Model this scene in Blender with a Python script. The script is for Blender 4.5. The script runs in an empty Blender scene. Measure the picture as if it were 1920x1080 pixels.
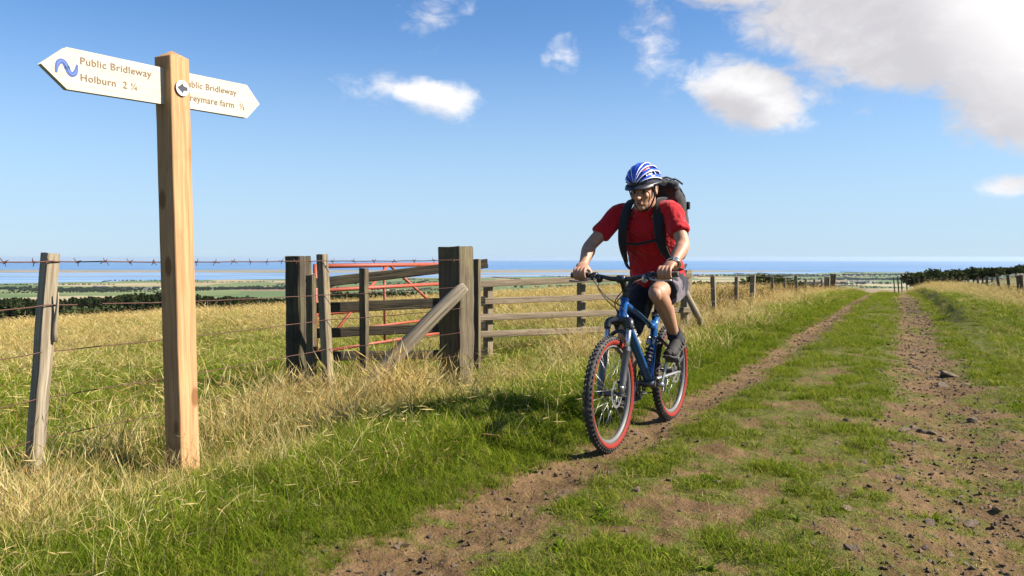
import bpy, math, random
import numpy as np
from mathutils import Vector, Matrix

S = bpy.context.scene
COL = S.collection
rad = math.radians
EYE = 1.12          # camera height above the track
F = 1500.0          # focal length in photo pixels (1920 wide)
PITCH = math.atan(58.0 / F)
SUN_AZ, SUN_EL = 95.0, 37.0   # clockwise from the view axis (+Y), degrees

# ------------------------------------------------------------------ camera
cam = bpy.data.cameras.new('camera'); camo = bpy.data.objects.new('camera', cam); COL.objects.link(camo)
camo.location = (0, 0, EYE); camo.rotation_euler = (math.pi / 2 - PITCH, 0, 0)
cam.sensor_width = 36; cam.lens = 36 * F / 1920; cam.clip_start = .05; cam.clip_end = 90000
S.camera = camo
S.view_settings.view_transform = 'Standard'; S.view_settings.look = 'None'
S.view_settings.exposure = 1.38; S.view_settings.gamma = 1; S.view_settings.use_curve_mapping = False
S.cycles.max_bounces = 6; S.cycles.diffuse_bounces = 3; S.cycles.glossy_bounces = 2; S.cycles.transmission_bounces = 4
S.cycles.transparent_max_bounces = 8; S.cycles.volume_bounces = 0
S.cycles.use_denoising = True
S.cycles.caustics_reflective = False; S.cycles.caustics_refractive = False

# ------------------------------------------------------------------ node helpers
class NT:
    def __init__(s, tree): s.t = tree; s.n = tree.nodes; s.l = tree.links
    def node(s, typ, **kw):
        n = s.n.new(typ)
        for k, v in kw.items(): setattr(n, k, v)
        return n
    def link(s, a, b): s.l.new(a, b)
    def put(s, sock, v):
        if hasattr(v, 'is_output'): s.l.new(v, sock)
        elif isinstance(v, (tuple, list)) and len(v) == 3 and sock.type == 'RGBA': sock.default_value = (*v, 1)
        else: sock.default_value = v
    def math(s, op, a, b=0.0, c=0.0, clamp=False):
        n = s.node('ShaderNodeMath', operation=op, use_clamp=clamp)
        s.put(n.inputs[0], a); s.put(n.inputs[1], b); s.put(n.inputs[2], c)
        return n.outputs[0]
    def vmath(s, op, a, b=(0, 0, 0)):
        n = s.node('ShaderNodeVectorMath', operation=op); s.put(n.inputs[0], a)
        if op == 'SCALE': s.put(n.inputs['Scale'], b)
        else: s.put(n.inputs[1], b)
        return n.outputs[0]
    def mix(s, f, a, b, mode='MIX'):
        n = s.node('ShaderNodeMix', data_type='RGBA', blend_type=mode)
        s.put(n.inputs[0], f); s.put(n.inputs[6], a); s.put(n.inputs[7], b)
        return n.outputs[2]
    def noise(s, vec, scale, detail=4, rough=.55, dist=0.0):
        n = s.node('ShaderNodeTexNoise'); s.put(n.inputs['Vector'], vec)
        n.inputs['Scale'].default_value = scale; n.inputs['Detail'].default_value = detail
        n.inputs['Roughness'].default_value = rough; n.inputs['Distortion'].default_value = dist
        return n.outputs['Fac']
    def ramp(s, f, stops):
        n = s.node('ShaderNodeValToRGB'); s.put(n.inputs[0], f); e = n.color_ramp.elements
        while len(e) < len(stops): e.new(.5)
        for i, (p, c) in enumerate(stops): e[i].position = p; e[i].color = (*c, 1)
        return n.outputs[0]
    def rng(s, v, a, b, c=0.0, d=1.0, smooth=True):
        n = s.node('ShaderNodeMapRange', interpolation_type='SMOOTHSTEP' if smooth else 'LINEAR')
        s.put(n.inputs[0], v)
        for i, q in enumerate((a, b, c, d)): s.put(n.inputs[1 + i], q)
        return n.outputs[0]
    def attr(s, name, typ='GEOMETRY'):
        return s.node('ShaderNodeAttribute', attribute_name=name, attribute_type=typ)
    def scaled(s, vec, sc):
        n = s.node('ShaderNodeMapping'); s.put(n.inputs[0], vec); n.inputs['Scale'].default_value = sc
        return n.outputs[0]
    def bump(s, h, dist=.01, strength=1.0):
        n = s.node('ShaderNodeBump'); s.put(n.inputs['Height'], h); n.inputs['Distance'].default_value = dist
        n.inputs['Strength'].default_value = strength
        return n.outputs[0]

# ------------------------------------------------------------------ sky with clouds
world = bpy.data.worlds.new('World'); S.world = world; world.use_nodes = True
w = NT(world.node_tree); w.n.clear()
out = w.node('ShaderNodeOutputWorld')
sky = w.node('ShaderNodeTexSky', sky_type='NISHITA'); sky.sun_disc = False
sky.sun_elevation = rad(SUN_EL); sky.sun_rotation = rad(SUN_AZ); sky.altitude = 100
sky.air_density = 1.0; sky.dust_density = .1; sky.ozone_density = 3.0
hs = w.node('ShaderNodeHueSaturation'); hs.inputs['Saturation'].default_value = 1.12; hs.inputs['Value'].default_value = 1.0
w.link(sky.outputs[0], hs.inputs['Color'])
tc = w.node('ShaderNodeTexCoord'); D = tc.outputs['Generated']
SKYK = .0515
sz = w.node('ShaderNodeSeparateXYZ'); w.link(D, sz.inputs[0])
low = w.rng(sz.outputs[2], .0, .30, 1.0, 0.0)          # moist air towards the horizon, alike all round
skyc = w.mix(w.math('MULTIPLY', low, .80), w.mix(1.0, hs.outputs[0], (.92, 1.05, 1.22), 'MULTIPLY'), tuple(q / SKYK for q in (.192, .268, .358)))
bg1 = w.node('ShaderNodeBackground'); w.link(skyc, bg1.inputs[0]); bg1.inputs[1].default_value = SKYK
DENS = None
def cloud_density(vec):
    sp = w.node('ShaderNodeSeparateXYZ'); w.link(vec, sp.inputs[0])
    az = w.math('MULTIPLY', w.math('ARCTAN2', sp.outputs[0], sp.outputs[1]), 57.2958)
    el = w.math('MULTIPLY', w.math('ARCSINE', sp.outputs[2]), 57.2958)
    best = None
    # azimuth, elevation, half widths, tilt (deg, + = falls to the right), weight
    for a, e, wa, we, tl, wt in ((16.4, 10.9, 4.6, 2.7, 16, 1.5), (-5.9, 11.3, 4.2, 1.5, 9, 1.15), (-9.6, 11.7, 3.4, 1.7, 0, .72),
                                 (15.0, 18.4, 6.0, 2.4, 12, 1.3), (18.4, 15.9, 2.4, 3.0, 20, .9), (24.5, 15.8, 10.0, 6.2, 12, 2.0), (36, 17.5, 13, 7.5, 0, 2.2), (24.0, 11.9, 3.2, 1.4, -8, .8), (33.0, 9.9, 6.2, 4.6, 28, 1.8),
                                 (31.9, 4.4, 2.6, 1.0, -6, .95), (-18, 18.9, 9, 1.3, 0, .6), (-6.0, 16.0, 3.6, 2.2, -35, .30), (9.8, 14.6, 2.0, 3.8, -20, .25), (4.2, 14.0, 2.0, 1.4, 0, .15), (20, 10.6, 4, .7, 4, .4),
                                 (48, 22, 14, 8, 5, 1.6), (62, 44, 18, 9, 0, 1.2), (-62, 28, 16, 6, 5, 1.1), (-110, 22, 14, 5, -5, 1.1), (150, 30, 20, 8, 0, 1.1), (20, 50, 20, 8, 0, 1.0)):
        da = w.math('SUBTRACT', az, a); de = w.math('SUBTRACT', el, e)
        c, s_ = math.cos(rad(tl)), math.sin(rad(tl))
        p = w.math('SUBTRACT', w.math('MULTIPLY', da, c / wa), w.math('MULTIPLY', de, s_ / wa))
        q = w.math('ADD', w.math('MULTIPLY', da, s_ / we), w.math('MULTIPLY', de, c / we))
        d = w.math('SQRT', w.math('ADD', w.math('MULTIPLY', p, p), w.math('MULTIPLY', q, q)))
        m = w.math('MULTIPLY', w.math('SUBTRACT', 1.0, d), wt)
        m = w.math('MINIMUM', w.math('MINIMUM', m, w.math('MULTIPLY', w.math('SUBTRACT', 1.0, d), max(wt, 1.2))), .85)
        best = m if best is None else w.math('MAXIMUM', best, m)
    st = w.scaled(vec, (1, 1, 1.7))
    n1 = w.noise(st, 7.0, 9, .57, .35)
    n2 = w.noise(st, 26.0, 7, .62, .5)
    v = w.math('ADD', best, w.math('ADD', w.math('MULTIPLY', w.math('SUBTRACT', n1, .5), 1.9), w.math('MULTIPLY', w.math('SUBTRACT', n2, .5), 1.0)))
    return v, w.rng(v, .0, .68), el
v1, d1, el1 = cloud_density(D)
off = w.vmath('NORMALIZE', w.vmath('ADD', D, (.028, -.004, .03)))
v2, d2, _ = cloud_density(off)
light = w.rng(v2, -.3, 1.1, 1.0, 0.0)
thick = w.rng(v1, .3, 1.3)
ccol = w.mix(light, (.265, .256, .264), (.425, .415, .415))
# bright glow put into the cloud colour around a point in the bank
glow_dir = (math.sin(rad(40)) * math.cos(rad(20)), math.cos(rad(40)) * math.cos(rad(20)), math.sin(rad(20)))
dn = w.node('ShaderNodeVectorMath', operation='DOT_PRODUCT'); w.link(D, dn.inputs[0]); dn.inputs[1].default_value = glow_dir
glow = w.rng(dn.outputs['Value'], .965, .998)
ccol = w.mix(glow, ccol, (.52, .50, .485))
ccol = w.mix(w.math('MULTIPLY', thick, .0), ccol, (.5, .5, .55))
bg2 = w.node('ShaderNodeBackground'); w.link(ccol, bg2.inputs[0]); bg2.inputs[1].default_value = 1.0
ms = w.node('ShaderNodeMixShader'); w.link(w.math('MULTIPLY', d1, .96), ms.inputs[0]); w.link(bg1.outputs[0], ms.inputs[1]); w.link(bg2.outputs[0], ms.inputs[2])
w.link(ms.outputs[0], out.inputs[0])
world.cycles.sampling_method = 'MANUAL'; world.cycles.sample_map_resolution = 512

sl = bpy.data.lights.new('sun', 'SUN'); so = bpy.data.objects.new('sun', sl); COL.objects.link(so)
sl.energy = 5.0; sl.angle = rad(.5); sl.color = (1.0, .93, .82)
sd = Vector((math.sin(rad(SUN_AZ)) * math.cos(rad(SUN_EL)), math.cos(rad(SUN_AZ)) * math.cos(rad(SUN_EL)), math.sin(rad(SUN_EL))))
so.rotation_euler = (-sd).to_track_quat('-Z', 'Y').to_euler(); so.location = sd * 50

# ------------------------------------------------------------------ picture <-> place
def at(px, py, Y):
    """the point at distance Y in front of the camera that the photo shows at px, py"""
    c, s = math.cos(PITCH), math.sin(PITCH)
    a, b = (px - 960) / F, (540 - py) / F
    d = Vector((a, c + b * s, -s + b * c))
    return Vector((0, 0, EYE)) + d * (Y / d.y)

# ------------------------------------------------------------------ noise in numpy
def vnoise(x, y, seed=0):
    xi, yi = np.floor(x).astype(np.int64), np.floor(y).astype(np.int64)
    xf, yf = x - xi, y - yi
    xf, yf = xf * xf * (3 - 2 * xf), yf * yf * (3 - 2 * yf)
    def h(a, b):
        n = (a * 374761393 + b * 668265263 + seed * 1442695041) & 0xffffffff
        n = ((n ^ (n >> 13)) * 1274126177) & 0xffffffff
        return ((n ^ (n >> 16)) & 0xffff) / 65535.0
    return (h(xi, yi) * (1 - xf) + h(xi + 1, yi) * xf) * (1 - yf) + (h(xi, yi + 1) * (1 - xf) + h(xi + 1, yi + 1) * xf) * yf
def fbm(x, y, seed=0, o=4):
    s, a, t = 0, .5, 0
    for i in range(o):
        s = s + a * vnoise(x * 2 ** i + 17.3 * i, y * 2 ** i - 9.1 * i, seed + i); t += a; a *= .5
    return s / t
def ss(a, b, x):
    t = np.clip((x - a) / (b - a), 0, 1); return t * t * (3 - 2 * t)

# ------------------------------------------------------------------ the lie of the land
LRX = ([-30, 0, 2.86, 3.75, 4.62, 5.6, 7.53, 9.7, 14.6, 26.6, 40, 60, 90], [-17, -1.95, -.42, .08, .577, 1.12, 2.2, 3.36, 5.84, 11.7, 18, 26, 36])
RRX = ([-30, 0, 3.6, 4.57, 6.04, 7.7, 10, 14.6, 27.6, 40, 60, 90], [-14, .55, 2.14, 2.56, 3.28, 4.03, 5.1, 7.35, 13.6, 19.6, 28.2, 38.5])
FNX = ([-30, 2, 4.17, 6.6, 7.06, 10, 36, 60], [-17, -3.35, -2.49, -1.51, -.49, .8, 14.2, 22])
def dl_(x, y): return (x - np.interp(y, *LRX)) * .885
def dr_(x, y): return (x - np.interp(y, *RRX)) * .9
def height(x, y, detail=True):
    x = np.asarray(x, float); y = np.asarray(y, float)
    t = np.clip(y - 8, 0, 52); z = -.0007 * t * t
    z = z - .0728 * np.clip(y - 60, 0, None)
    z = z - .057 * np.clip(4 - x, 0, 150) * ss(3.5, 16, y)
    z = z + .2 * np.clip(x - .42 * y, 0, 40) * ss(45, 200, y)
    z = z - .02 * np.clip(-y - 5, 0, None)
    r = np.hypot(x, y)
    if detail:
        z = z + (fbm(x / 160, y / 160, 5) - .5) * 10 * ss(80, 500, r)
    z = np.maximum(z, -147.5) + (fbm(x / 900, y / 900, 8) - .5) * 3.0 * ss(1500, 2600, r)
    # coast
    yc = 4750 + np.clip(x + 3000, 0, 9000) * .48 + (fbm(x / 700, y * 0 + 3, 9) - .5) * 900
    z = np.where(y > 1500, z - 8 * ss(-60, 60, y - yc), z)
    # track, verge, bank
    dl, dr = dl_(x, y), dr_(x, y); nr = 1 - ss(60, 90, r)
    n = fbm(x * 1.3, y * 1.3, 1, 3) - .5
    z = z + nr * (.036 - .048 * np.exp(-(dl / .24) ** 2) - .05 * np.exp(-(dr / .33) ** 2))
    wild = np.maximum(ss(.3, 1.3, -dl), ss(.5, 1.4, dr))
    z = z + nr * (.05 * n * (.35 + 1.6 * wild) + .05 * ss(.3, .8, -dl) - .185 * ss(.75, 2.1, -dl) * ss(26, 9, y))
    z = z + nr * .22 * ss(.42, .85, dr + .25 * n) * ss(10.5, 15, y) * (1 - ss(38, 50, y)) * (1 - .9 * ss(1.0, 3.2, dr))
    z = z - nr * .02 * np.clip(dr - 1.5, 0, 6) * ss(9, 20, y)
    if detail:
        z = z + nr * ((fbm(x * 9, y * 9, 3, 3) - .5) * .030 + (fbm(x * 26, y * 26, 33, 2) - .5) * .016 * (1 - ss(7, 12, r)))
    return z
def grassy(x, y):
    """how grown-over the track is: 0 bare earth .. 1 turf"""
    dl, dr = dl_(x, y), dr_(x, y)
    n = fbm(x * 1.1, y * 1.1, 21, 4); n2 = fbm(x * 4.5, y * 4.5, 22, 3)
    b = np.exp(-(dl / (.27 + .10 * ss(6, 3, y))) ** 2) * .95
    b = np.maximum(b, np.exp(-(np.clip(np.abs(dr) - .12, 0, None) / (.26 + .34 * ss(7, 3, y))) ** 2) * (.80 - .12 * ss(7, 4, y)))
    mid = ss(.2, .6, dl) * ss(.2, .6, -dr)
    b = np.maximum(b, mid * ss(.45, .60, n + .08 * ss(6, 3.2, y)) * .58)
    b = np.maximum(b, ss(.3, .8, dr) * ss(10, 5, y) * .58)
    g = 1 - b
    n3 = fbm(x * 12, y * 12, 23, 2)
    return np.clip(g + (n2 - .5) * .9 + (n - .5) * .5 + (n3 - .5) * .8, 0, 1)
# ------------------------------------------------------------------ building helpers
def tag(o, label=None, cat=None, group=None, kind=None):
    if label: o['label'] = label
    if cat: o['category'] = cat
    if group: o['group'] = group
    if kind: o['kind'] = kind
    return o
def empty(name, loc=(0, 0, 0), label=None, cat=None, group=None, parent=None):
    o = bpy.data.objects.new(name, None); COL.objects.link(o); o.location = loc; o.empty_display_size = .1
    if parent: o.parent = parent
    return tag(o, label, cat, group)
def mesh_np(name, V, faces, mat=None, parent=None, smooth=True, attrs=None, link=True, loc=None):
    me = bpy.data.meshes.new(name)
    if isinstance(faces, np.ndarray):
        n, k = faces.shape
        me.vertices.add(len(V)); me.vertices.foreach_set('co', np.asarray(V, np.float32).ravel())
        me.loops.add(n * k); me.loops.foreach_set('vertex_index', faces.astype(np.int32).ravel())
        me.polygons.add(n); me.polygons.foreach_set('loop_start', np.arange(0, n * k, k, dtype=np.int32))
        me.update(calc_edges=True)
    else:
        me.from_pydata([tuple(v) for v in V], [], faces)
    if smooth: me.polygons.foreach_set('use_smooth', np.ones(len(me.polygons), bool))
    for an, (typ, arr) in (attrs or {}).items():
        a = me.attributes.new(an, typ, 'POINT')
        a.data.foreach_set({'FLOAT': 'value', 'INT': 'value', 'FLOAT_VECTOR': 'vector', 'FLOAT_COLOR': 'color'}[typ], np.asarray(arr, np.int32 if typ == 'INT' else np.float32).ravel())
    if mat: me.materials.append(mat)
    o = bpy.data.objects.new(name, me)
    if link: COL.objects.link(o)
    if parent: o.parent = parent
    if loc is not None: o.location = loc
    return o
def frame_of(d, hint=None):
    d = d.normalized(); h = Vector(hint) if hint is not None else (Vector((0, 0, 1)) if abs(d.z) < .9 else Vector((1, 0, 0)))
    x = (h - d * h.dot(d)).normalized(); return x, d.cross(x), d
class MB:
    """collects shapes, links them as ONE mesh object"""
    def __init__(s): s.v = []; s.f = []; s.a = []
    def add(s, vs, fs, al=None):
        b = len(s.v); s.v += [tuple(p) for p in vs]; s.f += [tuple(b + i for i in f) for f in fs]
        s.a += list(al) if al is not None else [tuple(p) for p in vs]
    def box(s, c, size, R=None, ch=.12):
        """box with chamfered edges"""
        c = Vector(c); hx, hy, hz = [q / 2 for q in size]; m = min(hx, hy, hz) * 2 * ch; vs = []; idx = {}
        for sx in (-1, 1):
            for sy in (-1, 1):
                for sz in (-1, 1):
                    for k in range(3):
                        p = [sx * hx, sy * hy, sz * hz]
                        for j in range(3):
                            if j != k: p[j] -= (sx, sy, sz)[j] * m
                        idx[(sx, sy, sz, k)] = len(vs); p = Vector(p); vs.append(c + (R @ p if R else p))
        fs = []
        sg = (-1, 1)
        for k in range(3):
            i, j = [q for q in range(3) if q != k]
            for a in sg:
                def key(u, v_):
                    t = [0, 0, 0]; t[k] = a; t[i] = u; t[j] = v_; return tuple(t)
                q = [idx[key(u, v_) + (k,)] for u, v_ in ((-1, -1), (1, -1), (1, 1), (-1, 1))]
                fs.append(q if (a > 0) == (k != 1) else q[::-1])
        for k in range(3):
            i, j = [q for q in range(3) if q != k]
            for a in sg:
                for b in sg:
                    def key(u):
                        t = [0, 0, 0]; t[i] = a; t[j] = b; t[k] = u; return tuple(t)
                    fs.append([idx[key(-1) + (i,)], idx[key(1) + (i,)], idx[key(1) + (j,)], idx[key(-1) + (j,)]])
        for sx in sg:
            for sy in sg:
                for sz in sg: fs.append([idx[(sx, sy, sz, k)] for k in range(3)])
        s.add(vs, fs, [(R.transposed() @ (Vector(v) - c) if R else Vector(v) - c) for v in vs])
        return s
    def tube(s, pts, r, n=10, cap=True, hint=None, sub=0):
        """round bar through points; r is a number, a list, or a list of (rx, ry)"""
        pts = [Vector(p) for p in pts]; m = len(pts)
        rr = [r] * m if not hasattr(r, '__len__') else list(r)
        rr = [q if hasattr(q, '__len__') else (q, q) for q in rr]
        if sub:
            P2, R2 = [], []
            for i in range(m - 1):
                p0, p1, p2, p3 = pts[max(i - 1, 0)], pts[i], pts[i + 1], pts[min(i + 2, m - 1)]
                for k in range(sub):
                    t = k / sub
                    P2.append(.5 * (2 * p1 + (p2 - p0) * t + (2 * p0 - 5 * p1 + 4 * p2 - p3) * t * t + (3 * p1 - p0 - 3 * p2 + p3) * t ** 3))
                    R2.append(tuple(rr[i][j] * (1 - t) + rr[i + 1][j] * t for j in (0, 1)))
            pts, rr = P2 + [pts[-1]], R2 + [rr[-1]]; m = len(pts)
        x = None; vs = []; al = []; L = 0
        for i in range(m):
            d = (pts[min(i + 1, m - 1)] - pts[max(i - 1, 0)]).normalized()
            if x is None: x, y, _ = frame_of(d, hint)
            else:
                x = (x - d * x.dot(d)).normalized(); y = d.cross(x)
            if i: L += (pts[i] - pts[i - 1]).length
            for k in range(n):
                a = 2 * math.pi * k / n
                vs.append(pts[i] + x * (math.cos(a) * rr[i][0]) + y * (math.sin(a) * rr[i][1])); al.append((math.cos(a) * rr[i][0], math.sin(a) * rr[i][1], L))
        fs = [(i * n + k, i * n + (k + 1) % n, (i + 1) * n + (k + 1) % n, (i + 1) * n + k) for i in range(m - 1) for k in range(n)]
        if cap: fs += [tuple(range(n))[::-1], tuple((m - 1) * n + k for k in range(n))]
        s.add(vs, fs, al); return s
    def blob(s, c, r, R=None, nu=16, nv=10):
        """ellipsoid"""
        c = Vector(c); vs = []; r = (r, r, r) if not hasattr(r, '__len__') else r
        for i in range(1, nv):
            th = math.pi * i / nv
            for k in range(nu):
                a = 2 * math.pi * k / nu
                p = Vector((r[0] * math.sin(th) * math.cos(a), r[1] * math.sin(th) * math.sin(a), r[2] * math.cos(th)))
                vs.append(c + (R @ p if R else p))
        t = len(vs); e = Vector((0, 0, r[2])); e = R @ e if R else e; vs += [c + e, c - e]
        fs = [((i) * nu + k, (i + 1) * nu + k, (i + 1) * nu + (k + 1) % nu, i * nu + (k + 1) % nu) for i in range(nv - 2) for k in range(nu)]
        fs += [(t, k, (k + 1) % nu) for k in range(nu)] + [(t + 1, (nv - 2) * nu + (k + 1) % nu, (nv - 2) * nu + k) for k in range(nu)]
        s.add(vs, fs); return s
    def capsule(s, pts, r, n=14, sub=4, hint=None):
        """limb: tapered tube with round ends, closed"""
        s.tube(pts, r, n, True, hint, sub)
        for p, q in ((pts[0], r[0]), (pts[-1], r[-1])):
            q = q if not hasattr(q, '__len__') else min(q)
            s.blob(p, q * .985, None, 12, 8)
        return s
    def lathe(s, prof, M, n=40):
        """profile [(radius, offset along axis)] closed loop, turned about local y of matrix M"""
        m = len(prof); vs = []; al = []
        for i in range(n):
            a = 2 * math.pi * i / n
            for (r, o) in prof: vs.append(M @ Vector((r * math.cos(a), o, r * math.sin(a)))); al.append((r, o, a))
        fs = [(i * m + k, i * m + (k + 1) % m, ((i + 1) % n) * m + (k + 1) % m, ((i + 1) % n) * m + k) for i in range(n) for k in range(m)]
        s.add(vs, fs, al); return s
    def timber(s, p0, p1, w_, t_, side=None, seg=10, rough=.004, ch=.008, seed=0, ends=True, taper=1.0):
        """sawn timber with worn edges from p0 to p1; w_ across 'side', t_ the other way"""
        rng = random.Random(seed); p0, p1 = Vector(p0), Vector(p1); d = p1 - p0; L = d.length
        x, y, d = frame_of(d, side)
        hw, ht = w_ / 2, t_ / 2; ch = min(ch, hw * .6, ht * .6)
        sec = [(hw, ht - ch), (hw - ch, ht), (0, ht), (-hw + ch, ht), (-hw, ht - ch), (-hw, 0), (-hw, -ht + ch), (-hw + ch, -ht), (0, -ht), (hw - ch, -ht), (hw, -ht + ch), (hw, 0)]
        n = len(sec); vs = []; al = []
        wob = [(rng.uniform(-1, 1) * rough, rng.uniform(-1, 1) * rough) for _ in range(seg + 1)]
        grain = [rng.uniform(-1, 1) * rough * .5 for _ in range(n)]
        for i in range(seg + 1):
            t = i / seg; k = 1 + (taper - 1) * t
            for j, (a, b) in enumerate(sec):
                q = 1 + (grain[j] + rng.uniform(-1, 1) * rough * .25) / max(hw, ht)
                e = 1.0
                vs.append(p0 + d * (L * t + (rng.uniform(-1, 1) * rough if i in (0, seg) else 0)) + x * (a * q * k + wob[i][0] * .5) + y * (b * q * k + wob[i][1] * .5)); al.append((a, b, L * t + seed * 1.7))
        fs = [(i * n + k, i * n + (k + 1) % n, (i + 1) * n + (k + 1) % n, (i + 1) * n + k) for i in range(seg) for k in range(n)]
        if ends: fs += [tuple(range(n))[::-1], tuple(seg * n + k for k in range(n))]
        s.add(vs, fs, al); return s
    def build(s, name, mat, parent=None, smooth=True, loc=None, sharp=None):
        o = mesh_np(name, s.v, s.f, mat, parent, smooth, {'grain': ('FLOAT_VECTOR', s.a)}, loc=loc)
        if sharp is not None: o.data.set_sharp_from_angle(angle=rad(sharp))
        return o
    def fused(s, name, mat, parent, voxel, it=6, fac=.5, post=None):
        """union of all shapes as one continuous skin"""
        t = mesh_np('tmp', s.v, s.f, None)
        m = t.modifiers.new('r', 'REMESH'); m.mode = 'VOXEL'; m.voxel_size = voxel; m.use_smooth_shade = True
        if it: q = t.modifiers.new('s', 'SMOOTH'); q.iterations = it; q.factor = fac
        dg = bpy.context.evaluated_depsgraph_get(); me = bpy.data.meshes.new_from_object(t.evaluated_get(dg))
        bpy.data.objects.remove(t); me.name = name
        n = len(me.vertices); co = np.empty(n * 3, np.float32); me.vertices.foreach_get('co', co); co = co.reshape(-1, 3)
        if post is not None:
            nr = np.empty(n * 3, np.float32); me.vertices.foreach_get('normal', nr)
            co = post(co.astype(float), nr.reshape(-1, 3).astype(float), me); me.vertices.foreach_set('co', co.astype(np.float32).ravel()); me.update()
        me.polygons.foreach_set('use_smooth', np.ones(len(me.polygons), bool))
        me.materials.clear(); me.materials.append(mat)
        o = bpy.data.objects.new(name, me); COL.objects.link(o)
        if parent: o.parent = parent
        return o
def copy_tree(o, parent=None):
    c = o.copy(); COL.objects.link(c)
    if parent: c.parent = parent
    for ch in list(o.children): copy_tree(ch, c)
    return c

# ------------------------------------------------------------------ materials
def principled(name, col=(.5, .5, .5), rough=.6, metal=0.0, spec=.5):
    m = bpy.data.materials.new(name); m.use_nodes = True; t = NT(m.node_tree)
    b = m.node_tree.nodes['Principled BSDF']
    b.inputs['Base Color'].default_value = (*col, 1); b.inputs['Roughness'].default_value = rough
    b.inputs['Metallic'].default_value = metal; b.inputs['Specular IOR Level'].default_value = spec
    return m, t, b
def speckled(name, col, rough=.5, metal=0.0, var=.25, scale=40, dirt=None, bump=0.0, spec=.5):
    """a plain coat with fine variation and some dirt"""
    m, t, b = principled(name, col, rough, metal, spec)
    P = t.node('ShaderNodeTexCoord').outputs['Object']
    n = t.noise(P, scale, 5, .6)
    c = t.mix(n, tuple(q * (1 - var) for q in col), tuple(min(1, q * (1 + var)) for q in col))
    if dirt:
        f = t.math('MULTIPLY', t.rng(t.noise(P, scale * .3, 6, .7), .48, .72), dirt[1])
        c = t.mix(f, c, dirt[0]); t.put(b.inputs['Roughness'], t.rng(f, 0, 1, rough, .9))
    t.put(b.inputs['Base Color'], c)
    if bump: t.put(b.inputs['Normal'], t.bump(n, bump))
    return m
def wood(name, pale, dark, green=None, gs=1.0, rough=.85, bump=.004, knots=None):
    m, t, b = principled(name, pale, rough, 0, .25)
    G = t.attr('grain').outputs['Vector']
    fine = t.noise(t.scaled(G, (60 * gs, 60 * gs, 2.2 * gs)), 1.0, 5, .6, .4)
    wide = t.noise(t.scaled(G, (14 * gs, 14 * gs, 1.0 * gs)), 1.0, 4, .6, .8)
    blot = t.noise(G, 7.0, 4, .6)
    c = t.mix(t.rng(fine, .3, .7), dark, pale)
    c = t.mix(t.math('MULTIPLY', t.rng(wide, .42, .7), .55), c, tuple((a * .6 + d * .4) for a, d in zip(dark, pale)))
    c = t.mix(t.math('MULTIPLY', t.rng(blot, .55, .75), .35), c, tuple(q * .55 for q in dark))
    if green: c = t.mix(t.math('MULTIPLY', t.rng(t.noise(G, 4.0, 5, .65), .46, .68), green[1]), c, green[0])
    if knots:
        v = t.node('ShaderNodeTexVoronoi'); v.feature = 'F1'; t.put(v.inputs['Vector'], t.scaled(G, (5, 5, 2.4))); v.inputs['Scale'].default_value = 1.0
        k = t.rng(v.outputs['Distance'], .09, .17, 1, 0)
        c = t.mix(t.math('MULTIPLY', k, .8), c, knots)
    t.put(b.inputs['Base Color'], c)
    crack = t.rng(t.noise(t.scaled(G, (38 * gs, 38 * gs, .9)), 1.0, 3, .7, .3), .28, .46)
    t.put(b.inputs['Normal'], t.bump(t.math('ADD', t.math('MULTIPLY', fine, .5), crack), bump))
    return m

M = {}
M['new_wood'] = wood('new_wood', (.455, .275, .132), (.28, .15, .066), gs=.8, bump=.002, knots=(.15, .06, .02))
M['arm_wood'] = wood('arm_wood', (.47, .44, .375), (.40, .36, .285), bump=.0012)
M['grey_wood'] = wood('grey_wood', (0.274, 0.22, 0.141), (0.0988, 0.0722, 0.0456), ((0.167, 0.152, 0.0532), .35), bump=.005)
M['dark_wood'] = wood('dark_wood', (0.152, 0.118, 0.0722), (0.0456, 0.0342, 0.0213), ((0.152, 0.137, 0.0532), .4), bump=.007)
M['shaded_wood'] = wood('shaded_wood', (.085, .066, .042), (.026, .02, .013), ((.12, .11, .045), .3), bump=.007)  # dark_wood darkened: deep shade of gate rails and left post put into colour
M['pale_wood'] = wood('pale_wood', (0.334, 0.281, 0.201), (0.129, 0.095, 0.057), bump=.006)
M['rail_wood'] = wood('rail_wood', (0.205, 0.16, 0.106), (0.0912, 0.0646, 0.0418), ((0.182, 0.16, 0.0684), .3), bump=.004)
M['red_metal'] = speckled('red_metal', (.28, .048, .02), .6, 0, .35, 25, ((.14, .06, .03), .65))
M['rust_wire'] = speckled('rust_wire', (.09, .038, .024), .75, .2, .5, 60)
M['blue_paint'] = speckled('blue_paint', (0.012, 0.088, 0.27), .25, .4, .12, 30, ((0.228, 0.167, 0.114), .28))
M['black_paint'] = speckled('black_paint', (.018, .02, .026), .4, .1, .3, 40, ((.25, .18, .12), .2))
M['black_rubber'] = speckled('black_rubber', (.03, .028, .027), .85, 0, .4, 60, ((.20, .15, .10), .6))
M['red_rubber'] = speckled('red_rubber', (.19, .014, .007), .7, 0, .3, 50, ((.12, .07, .045), .4), spec=.2)
M['alloy'] = speckled('alloy', (0.38, 0.372, 0.357), .38, .8, .2, 40, ((0.266, 0.205, 0.152), .2))
M['rim'] = speckled('rim', (.115, .112, .105), .5, .0, .2, 40, ((.12, .09, .06), .3))
M['dark_alloy'] = speckled('dark_alloy', (0.0988, 0.0988, 0.103), .42, .6, .25, 40, ((0.228, 0.167, 0.114), .25))
M['white_paint'] = speckled('white_paint', (0.593, 0.593, 0.578), .5, 0, .05, 60)
M['black_print'] = speckled('black_print', (.02, .02, .03), .6, 0, .1, 60)
M['blue_print'] = speckled('blue_print', (.022, .06, .24), .6, 0, .12, 60)
M['carved'] = speckled('carved', (.17, .10, .048), .8, 0, .35, 50)
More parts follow.
